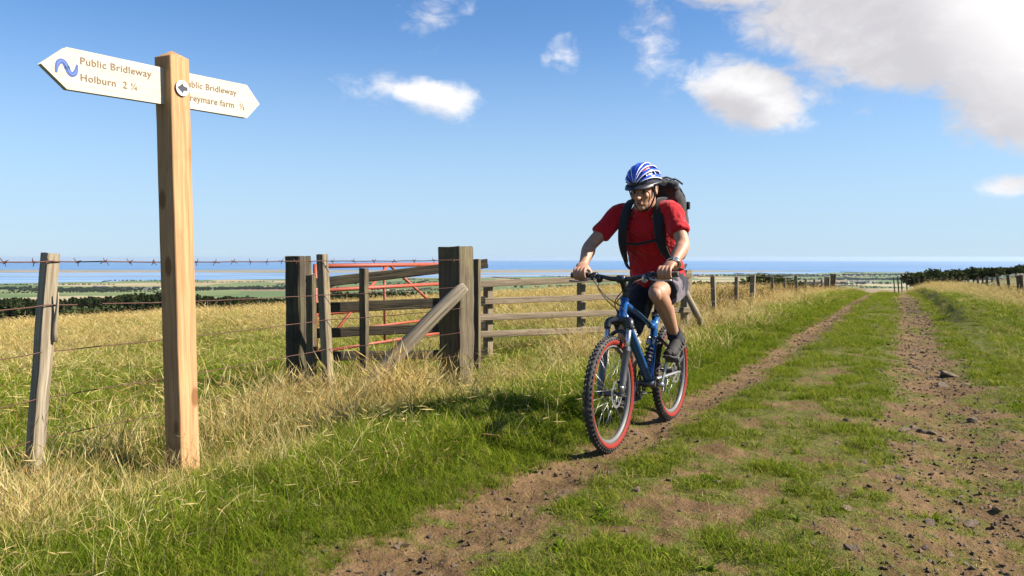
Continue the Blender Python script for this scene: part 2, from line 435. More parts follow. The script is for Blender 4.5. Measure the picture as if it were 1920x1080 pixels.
M['amber'] = speckled('amber', (0.57, 0.274, 0.0228), .3, 0, .1, 60)
M['skin'] = speckled('skin', (.36, .185, .112), .55, 0, .2, 28)
b = M['skin'].node_tree.nodes['Principled BSDF']; b.inputs['Subsurface Weight'].default_value = .12; b.inputs['Subsurface Radius'].default_value = (.02, .008, .004); b.inputs['Subsurface Scale'].default_value = .5
M['lips'] = speckled('lips', (0.319, 0.114, 0.0836), .5, 0, .15, 60)
M['hair'] = speckled('hair', (0.038, 0.0251, 0.0167), .7, 0, .4, 120)
M['shaded_eye'] = speckled('shaded_eye', (.20, .15, .125), .4, 0, .1, 100)  # white of the eye darkened: shade under the brow put into its colour
def cloth(name, col, rough=.9, var=.2, weave=900, fold=.012):
    m, t, b = principled(name, col, rough, 0, .2)
    P = t.node('ShaderNodeTexCoord').outputs['Object']
    n = t.noise(P, 26, 5, .6); f = t.noise(t.scaled(P, (1, 1, .6)), 12, 3, .5, 1.2)
    t.put(b.inputs['Base Color'], t.mix(n, tuple(q * (1 - var) for q in col), tuple(min(1, q * (1 + var)) for q in col)))
    t.put(b.inputs['Normal'], t.bump(t.math('ADD', f, t.math('MULTIPLY', n, .12)), fold)); b.inputs['Sheen Weight'].default_value = .15
    return m
M['red_cloth'] = cloth('red_cloth', (0.40, 0.008, 0.014), fold=.02)
M['black_cloth'] = cloth('black_cloth', (.016, .017, .024), .85, .3, fold=.02)
M['pack_cloth'] = cloth('pack_cloth', (0.038, 0.0342, 0.0342), .8, .35, fold=.01)
M['pattern_cloth'] = cloth('pattern_cloth', (.115, .09, .105), .9, .85)
M['strap'] = cloth('strap', (.014, .014, .018), .75, .3, fold=.004)
M['shoe'] = speckled('shoe', (.02, .018, .018), .75, 0, .4, 50, ((.14, .11, .075), .3), spec=.25)
M['shoe_grey'] = speckled('shoe_grey', (.12, .11, .105), .7, 0, .3, 50, ((.15, .11, .08), .3), spec=.25)
M['helmet_blue'] = speckled('helmet_blue', (.03, .085, .48), .22, .1, .2, 20)
M['helmet_white'] = speckled('helmet_white', (.74, .72, .78), .25, 0, .08, 20)
M['helmet_black'] = speckled('helmet_black', (.02, .02, .026), .45, 0, .3, 40)
M['steel'] = speckled('steel', (.55, .54, .52), .25, .95, .15, 60)
M['vent_red'] = speckled('vent_red', (0.418, 0.0152, 0.0114), .4, 0, .1, 30)
# ------------------------------------------------------------------ ground
def ground_mesh():
    A = np.concatenate([np.arange(-180, -46, 5.0), np.arange(-46, 46, .24), np.arange(46, 180, 5.0)])
    R = [.25]
    while R[-1] < 34000:
        r = R[-1]
        k = .05 if r < 2.2 else (.0085 if r < 9 else (.014 if r < 45 else (.03 if r < 900 else .045)))
        R.append(r * (1 + k))
    R = np.array(R)
    a, r = np.meshgrid(np.radians(A), R)
    x, y = r * np.sin(a), r * np.cos(a)
    z = height(x, y)
    V = np.stack([x, y, z], -1).reshape(-1, 3); V = np.vstack([V, [[0, 0, float(height(0., 0.))]]])
    nr, na = a.shape; i = np.arange(nr - 1)[:, None] * na; j = np.arange(na)[None, :]; j2 = (j + 1) % na
    Q = np.stack([i + j, i + j2, i + na + j2, i + na + j], -1).reshape(-1, 4)[:, ::-1]
    xx, yy = V[:, 0], V[:, 1]
    turf = grassy(xx, yy); dl, dr = dl_(xx, yy), dr_(xx, yy)
    wild = np.maximum(ss(.25, .8, -dl), ss(.5, 1.2, dr))
    o = mesh_np('ground', V, Q, M['ground'], attrs={'turf': ('FLOAT', turf), 'wild': ('FLOAT', wild)})
    c = [(nr * na, k, (k + 1) % na) for k in range(na)]
    m2 = MB(); m2.v = [tuple(V[-1])] + [tuple(V[k]) for k in range(na)]
    tag(o, kind='structure')
    return o
m, t, b = principled('ground', rough=.95, spec=.15)
P = t.node('ShaderNodeNewGeometry').outputs['Position']
turf, wild = t.attr('turf').outputs['Fac'], t.attr('wild').outputs['Fac']
n1 = t.noise(P, 22, 6, .65); n2 = t.noise(P, 3.1, 5, .6); n3 = t.noise(P, 85, 4, .6)
earth = t.mix(t.rng(n2, .3, .7), (.105, .060, .026), (.185, .115, .054))
earth = t.mix(t.math('MULTIPLY', t.rng(n1, .5, .75), .55), earth, (0.0722, 0.0456, 0.0274))
earth = t.mix(t.math('MULTIPLY', t.rng(n3, .6, .75), .5), earth, (0.228, 0.179, 0.125))
moss = t.mix(t.rng(n1, .3, .7), (.062, .072, .013), (.125, .118, .028))
c = t.mix(t.rng(t.math('ADD', turf, t.math('MULTIPLY', t.math('SUBTRACT', n1, .5), .9)), .22, .58), earth, moss)
thatch = t.mix(t.rng(n1, .35, .65), (.036, .052, .010), (.105, .10, .032))
c = t.mix(wild, c, thatch)
# the plain: a patchwork of fields
sp = t.node('ShaderNodeSeparateXYZ'); t.link(P, sp.inputs[0])
fp = t.vmath('ADD', t.scaled(P, (1 / 620, 1 / 430, 0)), (.3, .1, 0))
wv = t.node('ShaderNodeTexNoise'); t.link(fp, wv.inputs['Vector']); wv.inputs['Scale'].default_value = 1.2
fp = t.vmath('ADD', fp, t.vmath('SCALE', wv.outputs['Color'], .25))
vo = t.node('ShaderNodeTexVoronoi'); t.link(fp, vo.inputs['Vector']); vo.inputs['Scale'].default_value = 1.0
cs = t.node('ShaderNodeSeparateColor'); t.link(vo.outputs['Color'], cs.inputs[0])
field = t.ramp(cs.outputs[0], [(0, (0.076, 0.122, 0.0342)), (.25, (0.114, 0.152, 0.0456)), (.42, (0.304, 0.236, 0.122)), (.55, (0.0912, 0.137, 0.038)), (.70, (0.228, 0.141, 0.0912)), (.82, (0.334, 0.274, 0.152)), (.95, (0.144, 0.175, 0.0608))])
for nnode in t.n:
    if nnode.type == 'VALTORGB': nnode.color_ramp.interpolation = 'CONSTANT'
field = t.mix(t.math('MULTIPLY', t.noise(P, .004, 4, .6), .35), field, (0.152, 0.144, 0.0684))
mid = t.mix(t.noise(P, .05, 5, .6), (0.0988, 0.106, 0.038), (0.251, 0.205, 0.0988))
c = t.mix(t.rng(sp.outputs[1], 45, 110), c, mid)
c = t.mix(t.rng(sp.outputs[2], -30, -60), c, field)
t.put(b.inputs['Base Color'], c)
bn = t.math('ADD', t.math('MULTIPLY', n1, .8), t.math('MULTIPLY', n3, .35))
t.put(b.inputs['Normal'], t.bump(bn, .035))
M['ground'] = m
ground_mesh()

# sea, sand spit
m, t, b = principled('sea', (0.0532, 0.144, 0.274), .45, spec=.25)
P = t.node('ShaderNodeNewGeometry').outputs['Position']
st = t.noise(t.scaled(P, (1 / 5000, 1 / 900, 0)), 1.0, 5, .6, .6)
sy = t.node('ShaderNodeSeparateXYZ'); t.link(P, sy.inputs[0])
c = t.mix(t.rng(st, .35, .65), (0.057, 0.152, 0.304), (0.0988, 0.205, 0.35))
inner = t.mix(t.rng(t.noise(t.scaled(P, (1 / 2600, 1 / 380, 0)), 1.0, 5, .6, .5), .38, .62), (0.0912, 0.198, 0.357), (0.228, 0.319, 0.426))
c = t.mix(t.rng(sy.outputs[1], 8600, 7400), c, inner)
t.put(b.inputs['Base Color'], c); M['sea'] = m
ang = np.radians(np.arange(-100, 101, 2.0)); rr = np.array([3500, 6000, 10000, 16000, 24000, 33500.])
a, r = np.meshgrid(ang, rr); V = np.stack([r * np.sin(a), r * np.cos(a), a * 0 - 150], -1).reshape(-1, 3); k = len(ang)
Q = np.array([[i * k + j, (i + 1) * k + j, (i + 1) * k + j + 1, i * k + j + 1] for i in range(5) for j in range(k - 1)])[:, ::-1]
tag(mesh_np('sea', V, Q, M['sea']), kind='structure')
m, t, b = principled('sand', (0.38, 0.304, 0.213), .9, spec=.1)
P = t.node('ShaderNodeNewGeometry').outputs['Position']
t.put(b.inputs['Base Color'], t.mix(t.rng(t.noise(t.scaled(P, (1 / 900, 1 / 260, 0)), 1.0, 5, .6), .40, .62), (.25, .20, .155), (.16, .165, .10))); M['sand'] = m
def spit(x0, x1, yc, half, seed, h):
    xs = np.arange(x0, x1, 60.); vs = []
    top = yc + half * (.4 + .9 * fbm(xs / 1400, xs * 0, seed, 4)); bot = yc - half * (.3 + 1.0 * fbm(xs / 1100, xs * 0 + 5, seed + 3, 4))
    e = ss(x0, x0 + 1500, xs) * ss(x1, x1 - 1500, xs)
    top, bot = yc + (top - yc) * e, yc + (bot - yc) * e
    V = []; n = 7
    for i, x in enumerate(xs):
        for j in range(n):
            f = j / (n - 1); V.append((x, bot[i] * (1 - f) + top[i] * f, -150.6 + h * math.sin(math.pi * f) ** .6 * (.6 + .8 * float(vnoise(np.array(x / 130.), np.array(j * 1.7), seed)))))
    F_ = [(i * n + j, (i + 1) * n + j, (i + 1) * n + j + 1, i * n + j + 1) for i in range(len(xs) - 1) for j in range(n - 1)]
    return V, F_
for x0, x1, yc, half, seed, h in ((-9000, 3200, 8500, 1100, 40, 5), (-2500, 4200, 6900, 260, 47, 1.6), (-7000, -1500, 6300, 120, 55, 1.2)):
    V, F_ = spit(x0, x1, yc, half, seed, h); tag(mesh_np('sand_spit', V, F_, M['sand']), kind='structure')

# ------------------------------------------------------------------ scattering (for what nobody could count)
def scatter(name, pos, variants, rot, scl, idx, tint, label=None):
    """one object: every point carries a copy of one of the little meshes"""
    me = bpy.data.meshes.new(name); me.vertices.add(len(pos)); me.vertices.foreach_set('co', np.asarray(pos, np.float32).ravel())
    for an, typ, arr in (('rot', 'FLOAT_VECTOR', rot), ('scl', 'FLOAT_VECTOR', scl), ('idx', 'INT', idx), ('tint', 'FLOAT', tint)):
        q = me.attributes.new(an, typ, 'POINT'); q.data.foreach_set('vector' if typ == 'FLOAT_VECTOR' else 'value', np.asarray(arr, np.int32 if typ == 'INT' else np.float32).ravel())
    o = bpy.data.objects.new(name, me); COL.objects.link(o)
    g = bpy.data.node_groups.new(name, 'GeometryNodeTree')
    g.interface.new_socket('Geometry', in_out='INPUT', socket_type='NodeSocketGeometry'); g.interface.new_socket('Geometry', in_out='OUTPUT', socket_type='NodeSocketGeometry')
    gi, go = g.nodes.new('NodeGroupInput'), g.nodes.new('NodeGroupOutput')
    ip = g.nodes.new('GeometryNodeInstanceOnPoints'); ip.inputs['Pick Instance'].default_value = True
    j = g.nodes.new('GeometryNodeGeometryToInstance')
    for v in reversed(list(variants)):
        oi = g.nodes.new('GeometryNodeObjectInfo'); oi.inputs['Object'].default_value = v
        g.links.new(oi.outputs['Geometry'], j.inputs[0])
    for an, typ, sock in (('rot', 'FLOAT_VECTOR', 'Rotation'), ('scl', 'FLOAT_VECTOR', 'Scale'), ('idx', 'INT', 'Instance Index')):
        na = g.nodes.new('GeometryNodeInputNamedAttribute'); na.data_type = typ; na.inputs['Name'].default_value = an
        g.links.new([q for q in na.outputs if q.enabled and q.name == 'Attribute'][0], ip.inputs[sock])
    g.links.new(gi.outputs[0], ip.inputs['Points']); g.links.new(j.outputs[0], ip.inputs['Instance']); g.links.new(ip.outputs[0], go.inputs[0])
    md = o.modifiers.new('scatter', 'NODES'); md.node_group = g
    tag(o, label, kind='stuff')
    return o

# ------------------------------------------------------------------ trees and far things
def leaf_mat(name, c1, c2, trans=.3):
    m = bpy.data.materials.new(name); m.use_nodes = True; t = NT(m.node_tree); t.n.clear()
    P = t.node('ShaderNodeTexCoord').outputs['Object']
    col = t.mix(t.rng(t.noise(P, 1.3, 3, .6), .3, .7), c1, c2)
    d = t.node('ShaderNodeBsdfDiffuse'); t.put(d.inputs[0], col); tr = t.node('ShaderNodeBsdfTranslucent'); t.put(tr.inputs[0], col)
    mx = t.node('ShaderNodeMixShader'); mx.inputs[0].default_value = trans
    t.link(d.outputs[0], mx.inputs[1]); t.link(tr.outputs[0], mx.inputs[2]); t.link(mx.outputs[0], t.node('ShaderNodeOutputMaterial').inputs[0])
    return m
M['leaves'] = leaf_mat('leaves', (.028, .038, .014), (.055, .065, .022), .2)
M['wood_far'] = leaf_mat('wood_far', (.03, .042, .016), (.06, .07, .026), .1)
M['bark'] = speckled('bark', (.09, .07, .05), .9, 0, .4, 6)
def crown(seed, n=900, rx=2.6, rz=2.2, zc=3.4, leaf=.34, lobes=9, cone=False):
    g = np.random.default_rng(seed)
    if cone:
        h = g.random(n) ** .8; a = g.random(n) * 2 * np.pi; r = rx * (1 - h) * (.35 + .65 * np.sqrt(g.random(n))) * (.75 + .5 * ((h * 9) % 1))
        p = np.stack([r * np.cos(a), r * np.sin(a), zc - rz + 2 * rz * h], -1)
    else:
        lc = g.normal(size=(lobes, 3)); lc /= np.linalg.norm(lc, axis=1)[:, None]; lc *= (.35 + .4 * g.random((lobes, 1)))
        lc[:, 2] = np.abs(lc[:, 2]) * 1.0 - .35
        lr = .30 + .28 * g.random(lobes); k = g.integers(0, lobes, n)
        d = g.normal(size=(n, 3)); d /= np.linalg.norm(d, axis=1)[:, None]
        p = lc[k] + d * (lr[k] * (.55 + .5 * g.random(n)))[:, None]
        p = p * [rx * 1.15, rx * 1.15, rz * 1.15] + [0, 0, zc]
    u = g.normal(size=(n, 3)); u /= np.linalg.norm(u, axis=1)[:, None]; v = np.cross(u, g.normal(size=(n, 3))); v /= np.linalg.norm(v, axis=1)[:, None]
    s = leaf * (.6 + .8 * g.random((n, 1)))
    V = np.stack([p - u * s, p + v * s * .6, p + u * s, p - v * s * .6], 1).reshape(-1, 3)
    return V, np.arange(4 * n).reshape(n, 4)
def trunk_mb(h, r, seed):
    q = random.Random(seed); mb = MB(); mb.tube([(0, 0, -.4), (.05, 0, h * .4), (q.uniform(-.15, .15), q.uniform(-.15, .15), h)], [r * 1.35, r, r * .55], 8)
    for i in range(6):
        a = q.uniform(0, 6.28); z = h * q.uniform(.35, .95); L = q.uniform(.8, 1.8)
        mb.tube([(0, 0, z), (math.cos(a) * L * .5, math.sin(a) * L * .5, z + L * .35), (math.cos(a) * L, math.sin(a) * L, z + L * .85)], [r * .5, r * .35, r * .12], 6)
    return mb
protos = []
for s_ in range(4):
    r_ = empty('hill_tree'); V, Q = crown(60 + s_, 1300, 3.0 + .3 * s_, 2.3, 3.5, .36, 10 + s_)
    mesh_np('crown', V, Q, M['leaves'], r_, False); trunk_mb(2.6, .2, s_).build('trunk', M['bark'], r_)
    protos.append(r_)
hill = [(1722, 168, .62, 'low dark tree at the seaward end of the hilltop row'), (1738, 172, .78, 'second dark tree from the seaward end of the hilltop row'), (1757, 170, .9, 'third dark tree from the seaward end of the hilltop row'), (1775, 176, .85, 'fourth dark tree from the seaward end of the hilltop row'), (1792, 171, .88, 'fifth dark tree from the seaward end, in the middle of the hilltop row'), (1809, 178, .9, 'sixth dark tree from the seaward end, in the middle of the hilltop row'),
        (1825, 174, .95, 'dark tree just before the tallest one of the hilltop row'), (1843, 176, 1.12, 'tallest dark tree rising from the hilltop row'), (1861, 172, 1.02, 'dark tree between the tallest one and the gap in the hilltop row'), (1888, 178, 1.0, 'dark tree standing apart beyond the gap in the hilltop row'), (1905, 176, .85, 'dark tree past the gap at the inland end of the hilltop row'), (1932, 180, .8, 'last dark tree at the inland end of the hilltop row, cut by the frame edge')]
for i, (px, Y, s_, lb) in enumerate(hill):
    p = protos[i % 4]; o = p if i < 4 else copy_tree(p)
    q = at(px, 500, Y); zg = float(height(q.x, Y)); top = at(px, 496 - 14 * (s_ - .9), Y).z
    sc = max(.5, (top - zg) / 6.2)
    o.location = (q.x, Y, zg); o.scale = (sc * (.8 + .35 * s_),) * 2 + (sc,); o.rotation_euler = (0, 0, i * 1.9)
    tag(o, lb or 'dark rounded tree in the middle of the hilltop row', 'tree', 'dark trees in a row on the hilltop')
bp = []
for s_ in range(3):
    r_ = empty('hawthorn_bush'); V, Q = crown(80 + s_, 1000, 2.1, 1.45, 1.75, .26, 9)
    mesh_np('crown', V, Q, M['leaves'], r_, False); trunk_mb(1.0, .09, 20 + s_).build('trunk', M['bark'], r_); bp.append(r_)
for i, (px, Y, topy, wd, lb) in enumerate(((1312, 74, 528, 1.0, 'low dark hawthorn bush beside the end post of the rail fence'), (1345, 78, 527, 1.1, 'low spreading hawthorn bush behind the first stakes of the far wire fence'), (1386, 86, 523, 1.2, 'dark hawthorn bush left of the two tallest bushes behind the wire fence'),
        (1436, 92, 514, 1.35, 'tall dark hawthorn bush behind the middle of the far wire fence'), (1478, 92, 513, 1.3, 'tallest dark hawthorn bush, seaward of its twin behind the wire fence'), (1503, 96, 520, .9, 'small hawthorn bush at the far end of the bush row'))):
    o = bp[i % 3] if i < 3 else copy_tree(bp[i % 3])
    q = at(px, topy - 3, Y); zg = float(height(q.x, Y)); sc = (q.z - zg) / 3.25
    o.location = (q.x, Y, zg); o.scale = (sc * wd * 1.35, sc * wd * 1.35, sc); o.rotation_euler = (0, 0, i * 2.3)
    tag(o, lb, 'bush', 'hawthorn bushes behind the far wire fence')

def hidden(name, V, Q, mat, smooth=False, attrs=None):
    return mesh_np(name, V, Q, mat, None, smooth, attrs, link=False)
far_var = [hidden('tree_clump', *crown(100 + s_, 420, 3.4, 4.4, 5.0, .85, 8), M['wood_far']) for s_ in range(3)] + [hidden('spruce', *crown(110 + s_, 380, 2.3, 5.5, 5.5, .6, 8, True), M['wood_far']) for s_ in range(2)]
g = np.random.default_rng(4)
n = 3000; Y = 330 + 190 * g.random(n); pxs = -160 + 1420 * g.random(n); X = (pxs - 960) / F * Y
zg = height(X, Y); topy = np.interp(pxs, [-160, 0, 100, 210, 260, 300, 400, 530, 600, 700, 800, 900, 1000, 1100, 1260], [562, 560, 559, 556, 549, 549, 556, 560, 550, 548, 548, 550, 550, 553, 556])
top = EYE - (topy - 482 + 7 * (fbm(pxs / 14, Y / 60, 77) - .3)) / F * Y
hgt = np.clip(top - zg, 3, 19) * (.85 + .15 * g.random(n)) / 10.5
idx = np.where(fbm(pxs / 90, Y / 80, 78) > .52, g.integers(0, 3, n), g.integers(3, 5, n))
scatter('far_woodland', np.stack([X, Y, zg - .4], -1), far_var, np.stack([0 * X, 0 * X, g.random(n) * 6.28], -1), np.stack([hgt * 1.05, hgt * 1.05, hgt], -1), idx, g.random(n), 'dark woodland along the slope beyond the field')
# hedgerows and copses of the plain
pts = []
for i in range(150):
    x0, y0 = g.uniform(-5200, 5600), g.uniform(2500, 7600); a = g.choice([.25, 1.75]) + g.normal() * .25; L = g.uniform(200, 900)
    s_ = np.arange(0, L, 13); pts.append(np.stack([x0 + np.cos(a) * s_ + g.normal(size=len(s_)) * 3, y0 + np.sin(a) * s_, .55 + .5 * g.random(len(s_))], -1))
for (cx, cy, rx, ry, k) in ((-1900, 3560, 240, 130, 420), (-2450, 3700, 200, 90, 200), (-1180, 3700, 330, 60, 260), (-300, 4300, 300, 60, 160), (700, 3900, 420, 70, 220), (1500, 4400, 500, 90, 300), (2700, 5200, 600, 120, 380), (2100, 6300, 700, 90, 300), (3300, 6600, 600, 100, 260)):
    q = g.normal(size=(k, 2)) * [rx * .6, ry * .6]; pts.append(np.stack([cx + q[:, 0], cy + q[:, 1], 1.0 + .7 * g.random(k)], -1))
pts = np.vstack(pts); zg = height(pts[:, 0], pts[:, 1]); ok = zg > -149.6; pts, zg = pts[ok], zg[ok]; n = len(pts)
scatter('far_hedgerows', np.stack([pts[:, 0], pts[:, 1], zg - .5], -1), far_var, np.stack([zg * 0, zg * 0, g.random(n) * 6.28], -1), np.stack([pts[:, 2] * 1.5, pts[:, 2] * 1.5, pts[:, 2]], -1), g.integers(0, 3, n), g.random(n), 'hedgerows and copses between the far fields')
# villages on the plain
M['far_wall'] = speckled('far_wall', (0.471, 0.418, 0.35), .9, 0, .2, .2)
M['far_roof'] = speckled('far_roof', (0.106, 0.0912, 0.095), .8, 0, .3, .2)
r_ = empty('cottage'); MB().box((0, 0, 2.6), (14, 8, 5.2), ch=.01).build('wall', M['far_wall'], r_, False)
q = MB(); q.add([(-7.4, -4.5, 5.0), (7.4, -4.5, 5.0), (7.4, 4.5, 5.0), (-7.4, 4.5, 5.0), (-7.4, 0, 8.6), (7.4, 0, 8.6)], [(0, 1, 5, 4), (2, 3, 4, 5), (0, 4, 3), (1, 2, 5), (0, 3, 2, 1)]); q.build('roof', M['far_roof'], r_, False)
first = True; k = 0
vill = [(166 + 9.5 * i + g.uniform(-3, 3), 3700 + g.uniform(-160, 160)) for i in range(15)] + [(1590 + 7 * i, 4700 + g.uniform(-150, 150)) for i in range(8)]
for i, (px, Y) in enumerate(vill):
    o = r_ if i == 0 else copy_tree(r_); X = (px - 960) / F * Y
    o.location = (X, Y, float(height(X, Y)) - .2); o.rotation_euler = (0, 0, g.uniform(-.6, .6)); sc = g.uniform(.9, 1.5); o.scale = (sc, sc, sc)
    if i < 15: tag(o, 'tiny pale cottage in the far village left of the signpost', 'house', 'cottages of the village on the plain')
    else: tag(o, 'tiny pale cottage in the far hamlet above the grassy track', 'house', 'cottages of the hamlet on the plain')
# ------------------------------------------------------------------ fingerpost
LN = Vector((math.cos(rad(-26)), math.sin(rad(-26)), 0))      # most timbers here turn this side to the sun
def prism(mb, poly, thick, Mx, ch=.003):
    """flat board: outline poly in local x/z, thickness along local y, edges eased"""
    n = len(poly); cx = sum(p[0] for p in poly) / n; cz = sum(p[1] for p in poly) / n
    def ring(ins, y):
        o = []
        for i in range(n):
            a, b_, c_ = Vector(poly[i - 1]), Vector(poly[i]), Vector(poly[(i + 1) % n])
            d1, d2 = (b_ - a).normalized(), (c_ - b_).normalized(); nn = Vector((-(d1.y + d2.y), d1.x + d2.x)); nn = nn / max(.3, (1 + d1.dot(d2)))
            q = b_ + nn * ins; o.append(Vector((q.x, y, q.y)))
        return o
    h = thick / 2; rs = [ring(ch, -h), ring(0, -h + ch), ring(0, h - ch), ring(ch, h)]; vs = [p for r in rs for p in r]
    fs = [(i * n + k, i * n + (k + 1) % n, (i + 1) * n + (k + 1) % n, (i + 1) * n + k) for i in range(3) for k in range(n)] + [tuple(range(n))[::-1], tuple(3 * n + k for k in range(n))]
    mb.add([Mx @ p for p in vs], fs, [(p.z, p.y, p.x) for p in vs])
def basis(o, x, y, z):
    return Matrix(((x[0], y[0], z[0], o[0]), (x[1], y[1], z[1], o[1]), (x[2], y[2], z[2], o[2]), (0, 0, 0, 1)))
def lettering(name, body, width, cap, Mx, mat, parent, x0, base, depth=.0012, align='LEFT'):
    cu = bpy.data.curves.new(name, 'FONT'); cu.body = body; cu.size = cap / .69; cu.extrude = depth; cu.offset = .0002; cu.resolution_u = 3; cu.space_character = 1.05
    t_ = bpy.data.objects.new('tmp', cu); COL.objects.link(t_); dg = bpy.context.evaluated_depsgraph_get()
    me = bpy.data.meshes.new_from_object(t_.evaluated_get(dg)); bpy.data.objects.remove(t_)
    xs = [v.co.x for v in me.vertices]; k = width / (max(xs) - min(xs)); mn = min(xs)
    for v in me.vertices:
        p = v.co; v.co = Mx @ Vector((x0 + (p.x - mn) * k, -p.z, base + p.y))
    V = [v.co.copy() for v in me.vertices]; X = [(v - Mx.translation).dot(Mx.to_3x3().col[0]) for v in V]   # one mesh per word
    xs = sorted(X); cuts = [(a + c) / 2 for a, c in zip(xs[:-1], xs[1:]) if c - a > .26 * cap] + [1e9]; words = {}
    for p in me.polygons: words.setdefault(next(i for i, c in enumerate(cuts) if X[p.vertices[0]] < c), []).append(tuple(p.vertices))
    for fs in words.values():
        used = sorted({i for f in fs for i in f}); ix = {u: i for i, u in enumerate(used)}
        mesh_np(name, [V[u] for u in used], [tuple(ix[i] for i in f) for f in fs], mat, parent, False)
    bpy.data.meshes.remove(me)
SX, SY = -1.775, 4.36; gz = float(height(SX, SY))
fp = empty('fingerpost', (0, 0, 0), 'new pale timber fingerpost with two pointed arms reading Public Bridleway', 'signpost')
mb = MB(); B0, B1 = Vector((SX - .030, SY, gz - .35)), Vector((SX - .060, SY, 2.19))
LS = Vector((.885, -.465, 0)); RS = Vector((.465, .885, 0))
mb.timber(B0, B1, .124, .124, LS, 30, .0012, .004, 3, ends=False)
n = 12; top = len(mb.v) - n; mb.v.append(tuple(B1 + Vector((0, 0, .042)))); mb.a.append((0, 0, 2.6)); mb.f += [(top + k, top + (k + 1) % n, len(mb.v) - 1) for k in range(n)]
post = mb.build('post', M['new_wood'], fp, True, sharp=35)
U = Vector((.585, .811, 0)); N = Vector((.811, -.585, 0)); Zv = Vector((0, 0, 1))
AC = Vector((SX - .056, SY, 2.03))
def arm(poly, label):
    mb = MB(); Mx = basis(AC, U, -N, Zv); prism(mb, poly, .034, Mx, .003); o = mb.build('arm', M['arm_wood'], fp, False); o['label'] = label; return o
a1 = arm([(-.02, -.093), (-.02, .093), (-.562, .098), (-.676, .0), (-.562, -.098)][::-1], 'arm with a blue emblem pointing to Holburn')
a2 = arm([(.02, -.093), (.02, .093), (.455, .093), (.54, -.002), (.455, -.093)], 'arm pointing to Greymare farm')
Mt = basis(AC + N * .0175, U, -N, Zv)
lettering('lettering', 'Public Bridleway', .365, .0345, Mt, M['carved'], a1, -.497, .032)
lettering('lettering', 'Holburn  2 ¼', .285, .0345, Mt, M['carved'], a1, -.497, -.048)
lettering('lettering', 'Public Bridleway', .335, .0345, Mt, M['carved'], a2, .050, .022)
lettering('lettering', 'Greymare farm  ½', .385, .0345, Mt, M['carved'], a2, .052, -.052)
# the blue emblem: an arch that runs into a trough, two ribbons
def ribbon(path, wid, Mx, y):
    vs = []; m_ = len(path)
    for i in range(m_):
        d = Vector(path[min(i + 1, m_ - 1)]) - Vector(path[max(i - 1, 0)]); d.normalize(); nn = Vector((-d.y, d.x)); p = Vector(path[i]); w_ = wid[i]
        for sgn in (-1, 1):
            q = p + nn * w_ * sgn; vs += [Mx @ Vector((q.x, y, q.y)), Mx @ Vector((q.x, y - .001, q.y))]
    fs = []
    for i in range(m_ - 1):
        a = i * 4; fs += [(a + 1, a + 3, a + 7, a + 5), (a, a + 4, a + 6, a + 2), (a, a + 1, a + 5, a + 4), (a + 2, a + 6, a + 7, a + 3)]
    return vs, fs
pathA = []; widA = []
for i in range(40):
    t_ = i / 39
    if t_ < .5:
        th = math.pi * (1.02 - t_ * 2 * .93); x, z = .027 + .026 * math.cos(th), -.030 + .058 * math.sin(th) ** .9 if math.sin(th) > 0 else -.030
    else:
        th = math.pi * (1.05 + (t_ - .5) * 2 * .95); x, z = .074 + .024 * math.cos(th), .024 + .052 * math.sin(th)
    pathA.append((-.612 + x, .002 + z)); widA.append(.0115 * min(1, .35 + 4 * t_, .35 + 4 * (1 - t_)))
mb = MB(); mb.add(*ribbon(pathA, widA, Mt, 0)); em = mb.build('emblem', M['blue_print'], a1, False)
M['pale_blue_print'] = speckled('pale_blue_print', (.06, .14, .36), .6, 0, .1, 60)
mb = MB(); mb.add(*ribbon(pathA[2:-2], [q * .22 for q in widA[2:-2]], Mt, -.0012)); mb.build('emblem', M['pale_blue_print'], a1, False)
# waymark disc with its arrow
DC = Vector((SX - .056 + .007, SY, 2.025)) + LS * .0632
Md = basis(DC, RS, -LS, Zv); mb = MB()
pr = [(.0, -.0), ]
ring_ = [(.042 * math.cos(2 * math.pi * k / 40), .042 * math.sin(2 * math.pi * k / 40)) for k in range(40)]; prism(mb, ring_, .004, basis(DC, RS, -LS, Zv), .001)
disc = mb.build('waymark_disc', M['white_paint'], fp, False); mb = MB()
prism(mb, [(.031, -.013), (.031, .013), (.022, .009), (.004, .014), (.004, .029), (-.034, .0), (.004, -.029), (.004, -.014), (.022, -.009)], .0012, basis(DC + LS * .0030, RS, -LS, Zv), .0001)
mb.build('arrow', M['black_print'], disc, False)
# heads of the two long bolts through the post
for z_, o_ in ((.98, .035), (.80, .0), (.145, .02)): pass

# ------------------------------------------------------------------ near wire fence
def wire_pts(P, sag=.012, n=14):
    o = []
    for a, b_ in zip(P[:-1], P[1:]):
        for k in range(n): t_ = k / n; o.append(a.lerp(b_, t_) - Vector((0, 0, sag * 4 * t_ * (1 - t_) + .002 * math.sin(k * 2.1))))
    return o + [P[-1]]
wf = empty('wire_fence', (-2.49, 4.17, 0), 'rusty barbed wire fence on thin stakes behind the fingerpost', 'fence'); wf.location = (0, 0, 0)
def stake(top, bot, w_, seed, mat='grey_wood', parent=None, name='post', t_=None, side=LN, rough=.003, low=.3):
    d = (Vector(bot) - Vector(top)).normalized(); mb = MB(); mb.timber(Vector(bot) + d * low, top, w_, t_ or w_, side, 14, rough, .006, seed); return mb.build(name, M[mat], parent, True, sharp=40)
stake(at(95, 475, 4.22), at(64, 884, 4.14), .068, 11, 'pale_wood', wf)
mb = MB(); p0 = at(98, 640, 4.2); mb.timber(p0 + LN * .012, at(104, 548, 4.2) + LN * .022, .03, .02, LN, 6, .004, .004, 12, taper=.3); mb.build('splinter', M['pale_wood'], wf.children[0], True)
stake(at(604, 477, 6.6), at(616, 738, 6.55), .072, 13, 'grey_wood', wf)
lp = at(-260, 500, 3.1)
